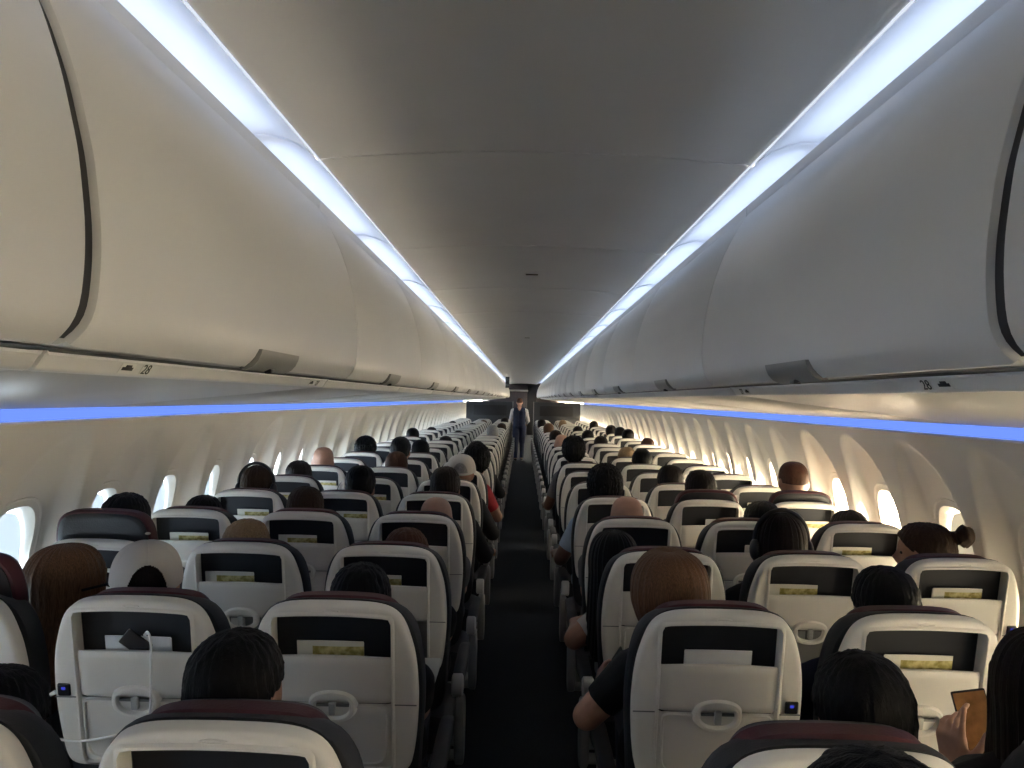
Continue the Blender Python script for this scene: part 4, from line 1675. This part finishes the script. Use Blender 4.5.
TXT = {t: text_mesh(t, .030) for t in ('28', '27', '26', '25')}
PSUP = [(.738, .0575), (.738, .053), (.742, .050), (.752, .034), (.757, .029), (.766, .0275), (.775, .0285), (1.0, .002), (1.3, -.030), (1.5, -.052), (1.578, -.0605)]
PSM = {}
for sd in (-1, 1):
    def prof_loop(pr, ys_):
        out = []
        for y, e_ in ys_:
            out.append([(sd * x, y, zc(h + e_)) for x, h in pr])
        return out
    m = MB()
    m.loops(prof_loop(PSUP[:7] + [(.775, .05), (.76, .0575)], ((.006, .004), (.010, 0), (BL - .010, 0), (BL - .006, .004))), cap0=True, cap1=True)
    a = m.mesh('rail')
    a.materials.append(M['rail'])
    m = MB()
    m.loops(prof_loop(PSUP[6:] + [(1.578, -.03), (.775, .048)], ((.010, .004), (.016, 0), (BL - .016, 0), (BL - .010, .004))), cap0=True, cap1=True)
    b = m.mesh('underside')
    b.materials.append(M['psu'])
    PSM[sd] = (a, b)
    m = MB()
    m.loops([[(sd * .70, y, zc(.060)), (sd * 1.1, y, zc(.055)), (sd * 1.6, y, zc(-.02)), (sd * 1.66, y, zc(-.058))] for y in (YB, END_Y)], close=False)
    struct(m.build('trim_%d' % (9 if sd < 0 else 10), M['dark'], smooth=False))  # dark backing also gives the shadow gap between bins and rail its tone
for sd in (-1, 1):
    for j in range(-2, 22):
        y = 1.19 + BL * (j - 0)
        if y > DIV_Y + 12 or y + BL > END_Y:
            break
        e = empty('service_panel', (0, y, 0))
        rl = link('rail', PSM[sd][0], e)
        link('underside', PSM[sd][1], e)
        tag(e, f'pale service panel under the {SIDE[sd]} bins, {ORD[max(0, j)]} from the camera' if j >= 0 else f'pale service panel under the {SIDE[sd]} bins {"over" if j == -1 else "behind"} the camera', 'panel', f'{SIDE[sd]} service panels')
        if j == 0:
            for y_, tx in ((1.50, '28'), (2.78, '27')):
                yy = y_ - y
                # rail face runs from (.742,.050) to (.752,.034)
                fx, fz = .747, .042
                ang = math.atan2(.016, .010)
                Rm = Matrix.Translation((sd * (fx - .0016), yy, zc(fz - .001))) @ Matrix(((0, 0, -sd, 0), (-sd * 1.0 if False else (-1 if sd < 0 else 1), 0, 0, 0), (0, 1, 0, 0), (0, 0, 0, 1)))
                if sd < 0:
                    Rm = Matrix.Translation((-(fx - .0016), yy, zc(fz - .001))) @ Matrix(((0, 0, 1, 0), (1, 0, 0, 0), (0, 1, 0, 0), (0, 0, 0, 1)))
                else:
                    Rm = Matrix.Translation(((fx - .0016), yy, zc(fz - .001))) @ Matrix(((0, 0, -1, 0), (-1, 0, 0, 0), (0, 1, 0, 0), (0, 0, 0, 1)))
                Rm = Rm @ Matrix.Rotation(R(32), 4, 'X')
                m = MB()
                o1 = 0 if sd < 0 else -.062
                o2 = 0 if sd < 0 else .075
                m2 = MB()
                m2.box((-.068 + o2, -.0105, -.0025), (-.015 + o2, .0105, -.0012), T=Rm)
                m.box((.012 + o1, -.0105, -.0025), (.05 + o1, .0105, -.0012), T=Rm)
                s_ = m.build('row_sign', M['sticker'], rl, smooth=False)
                m2.build('symbol_plate', M['sticker'], s_, smooth=False)
                t = link('sign_number', TXT[tx], s_)
                t.matrix_local = Rm @ Matrix.Translation((.031 + o1, 0, -.001)) @ Matrix.Diagonal((1.1, 1.0, 1, 1))
                m = MB()
                m.box((-.062 + o2, -.004, -.0012), (-.022 + o2, .003, -.0006), .0004, T=Rm)
                m.box((-.052 + o2, .003, -.0012), (-.030 + o2, .0075, -.0006), .0004, T=Rm)
                m.build('sign_symbol', M['ink'], s_)

# ------------------------------------------------------------------ class divider, forward end
for sd in (-1, 1):
    e = empty('class_divider', (0, DIV_Y, 0))
    m = MB()
    a_, b_ = (.285, 1.55)
    m.box((min(sd * a_, sd * b_), -.02, 0), (max(sd * a_, sd * b_), .02, 1.56), .008)
    m.build('panel', M['bulk'], e)
    m = MB()
    m.box((min(sd * (a_ - .012), sd * (a_ + .006)), -.026, 0), (max(sd * (a_ - .012), sd * (a_ + .006)), .026, 1.565), .004)
    m.build('edge_post', M['greyp'], e)
    m = MB()
    m.box((min(sd * .45, sd * 1.35), -.026, 1.18), (max(sd * .45, sd * 1.35), -.019, 1.46), .004)
    m.build('dark_inset', M['dark'], e)
    tag(e, f'dark partition closing the front of the {SIDE[sd]} seat bank', 'partition')
# lavatory block and dark doorway at the front
m = MB()
m.box((-.62, 36.6, 0), (.18, 37.9, 2.28), .02)
lv = empty('lavatory_block', (0, 0, 0))
m.build('cabinet', M['bulk2'], lv)
m = MB()
m.box((-.50, 36.585, .05), (.08, 36.605, 1.9), .008)
m.build('folding_door', M['bulk2'], lv)
m = MB()
m.box((-.66, 36.56, 1.98), (.22, 36.60, 2.06), .008)
m.build('header', M['lgrey'], lv)
tag(lv, 'dim mauve lavatory wall at the far end of the aisle', 'lavatory')
m = MB()
m.box((.19, 36.7, 0), (.62, 36.9, 2.24), .02)
o = m.build('dark_doorway', M['dark'])  # solid black slab in place of the shade inside an open doorway
tag(o, 'black slab standing in for the dark doorway beside the far mauve wall', 'dark_opening')
e = empty('exit_sign', (-.50, 24.6, 0))
m = MB()
m.box((-.06, -.03, 1.97), (.06, .03, 2.31), .006)
m.build('sign_body', M['dark'], e)
for z in (2.06, 2.22):
    m = MB()
    m.box((-.035, -.034, z - .03), (.035, -.029, z + .03), .003)
    m.build('sign_lens', M['greenled'], e)
tag(e, 'small dark hanging sign with two panels high beside the far port bins', 'sign')

# ------------------------------------------------------------------ light from outside
w = bpy.data.worlds.new('sky')
scene.world = w
w.use_nodes = True
nt = w.node_tree
nt.nodes.clear()
out = nt.nodes.new('ShaderNodeOutputWorld')
bg = nt.nodes.new('ShaderNodeBackground')
tc = nt.nodes.new('ShaderNodeTexCoord')
sx_ = nt.nodes.new('ShaderNodeSeparateXYZ')
rp = nt.nodes.new('ShaderNodeValToRGB')
mr = nt.nodes.new('ShaderNodeMapRange')
mr.inputs['From Min'].default_value = -1
mr.inputs['From Max'].default_value = 1
nt.links.new(tc.outputs['Generated'], sx_.inputs[0])
nt.links.new(sx_.outputs['X'], mr.inputs['Value'])
nt.links.new(mr.outputs['Result'], rp.inputs['Fac'])
rp.color_ramp.elements[0].position = .25
rp.color_ramp.elements[0].color = (.56, .66, .78, 1)
rp.color_ramp.elements[1].position = .8
rp.color_ramp.elements[1].color = (1.80, 1.43, .95, 1)
nt.links.new(rp.outputs['Color'], bg.inputs['Color'])
bg.inputs['Strength'].default_value = 5.5
nt.links.new(bg.outputs[0], out.inputs['Surface'])

sun = bpy.data.lights.new('sun', 'SUN')
sun.energy = 9.0
sun.color = (1.0, .66, .46)
sun.angle = R(1.5)
so = bpy.data.objects.new('sun', sun)
so.location = (4, -6, 4)
d = Vector((-.34, 1.0, -.20)).normalized()
so.rotation_euler = d.to_track_quat('-Z', 'Y').to_euler()
C.objects.link(so)

# ------------------------------------------------------------------ view
vs = scene.view_settings
scene.display_settings.display_device = 'sRGB'
vs.view_transform = 'Standard'
vs.look = 'None'
vs.exposure = 2.25
vs.gamma = 1.0
vs.use_curve_mapping = False
scene.cycles.max_bounces = 10
scene.cycles.diffuse_bounces = 7
scene.cycles.transparent_max_bounces = 12
scene.cycles.use_denoising = True
scene.cycles.sample_clamp_indirect = 6.0
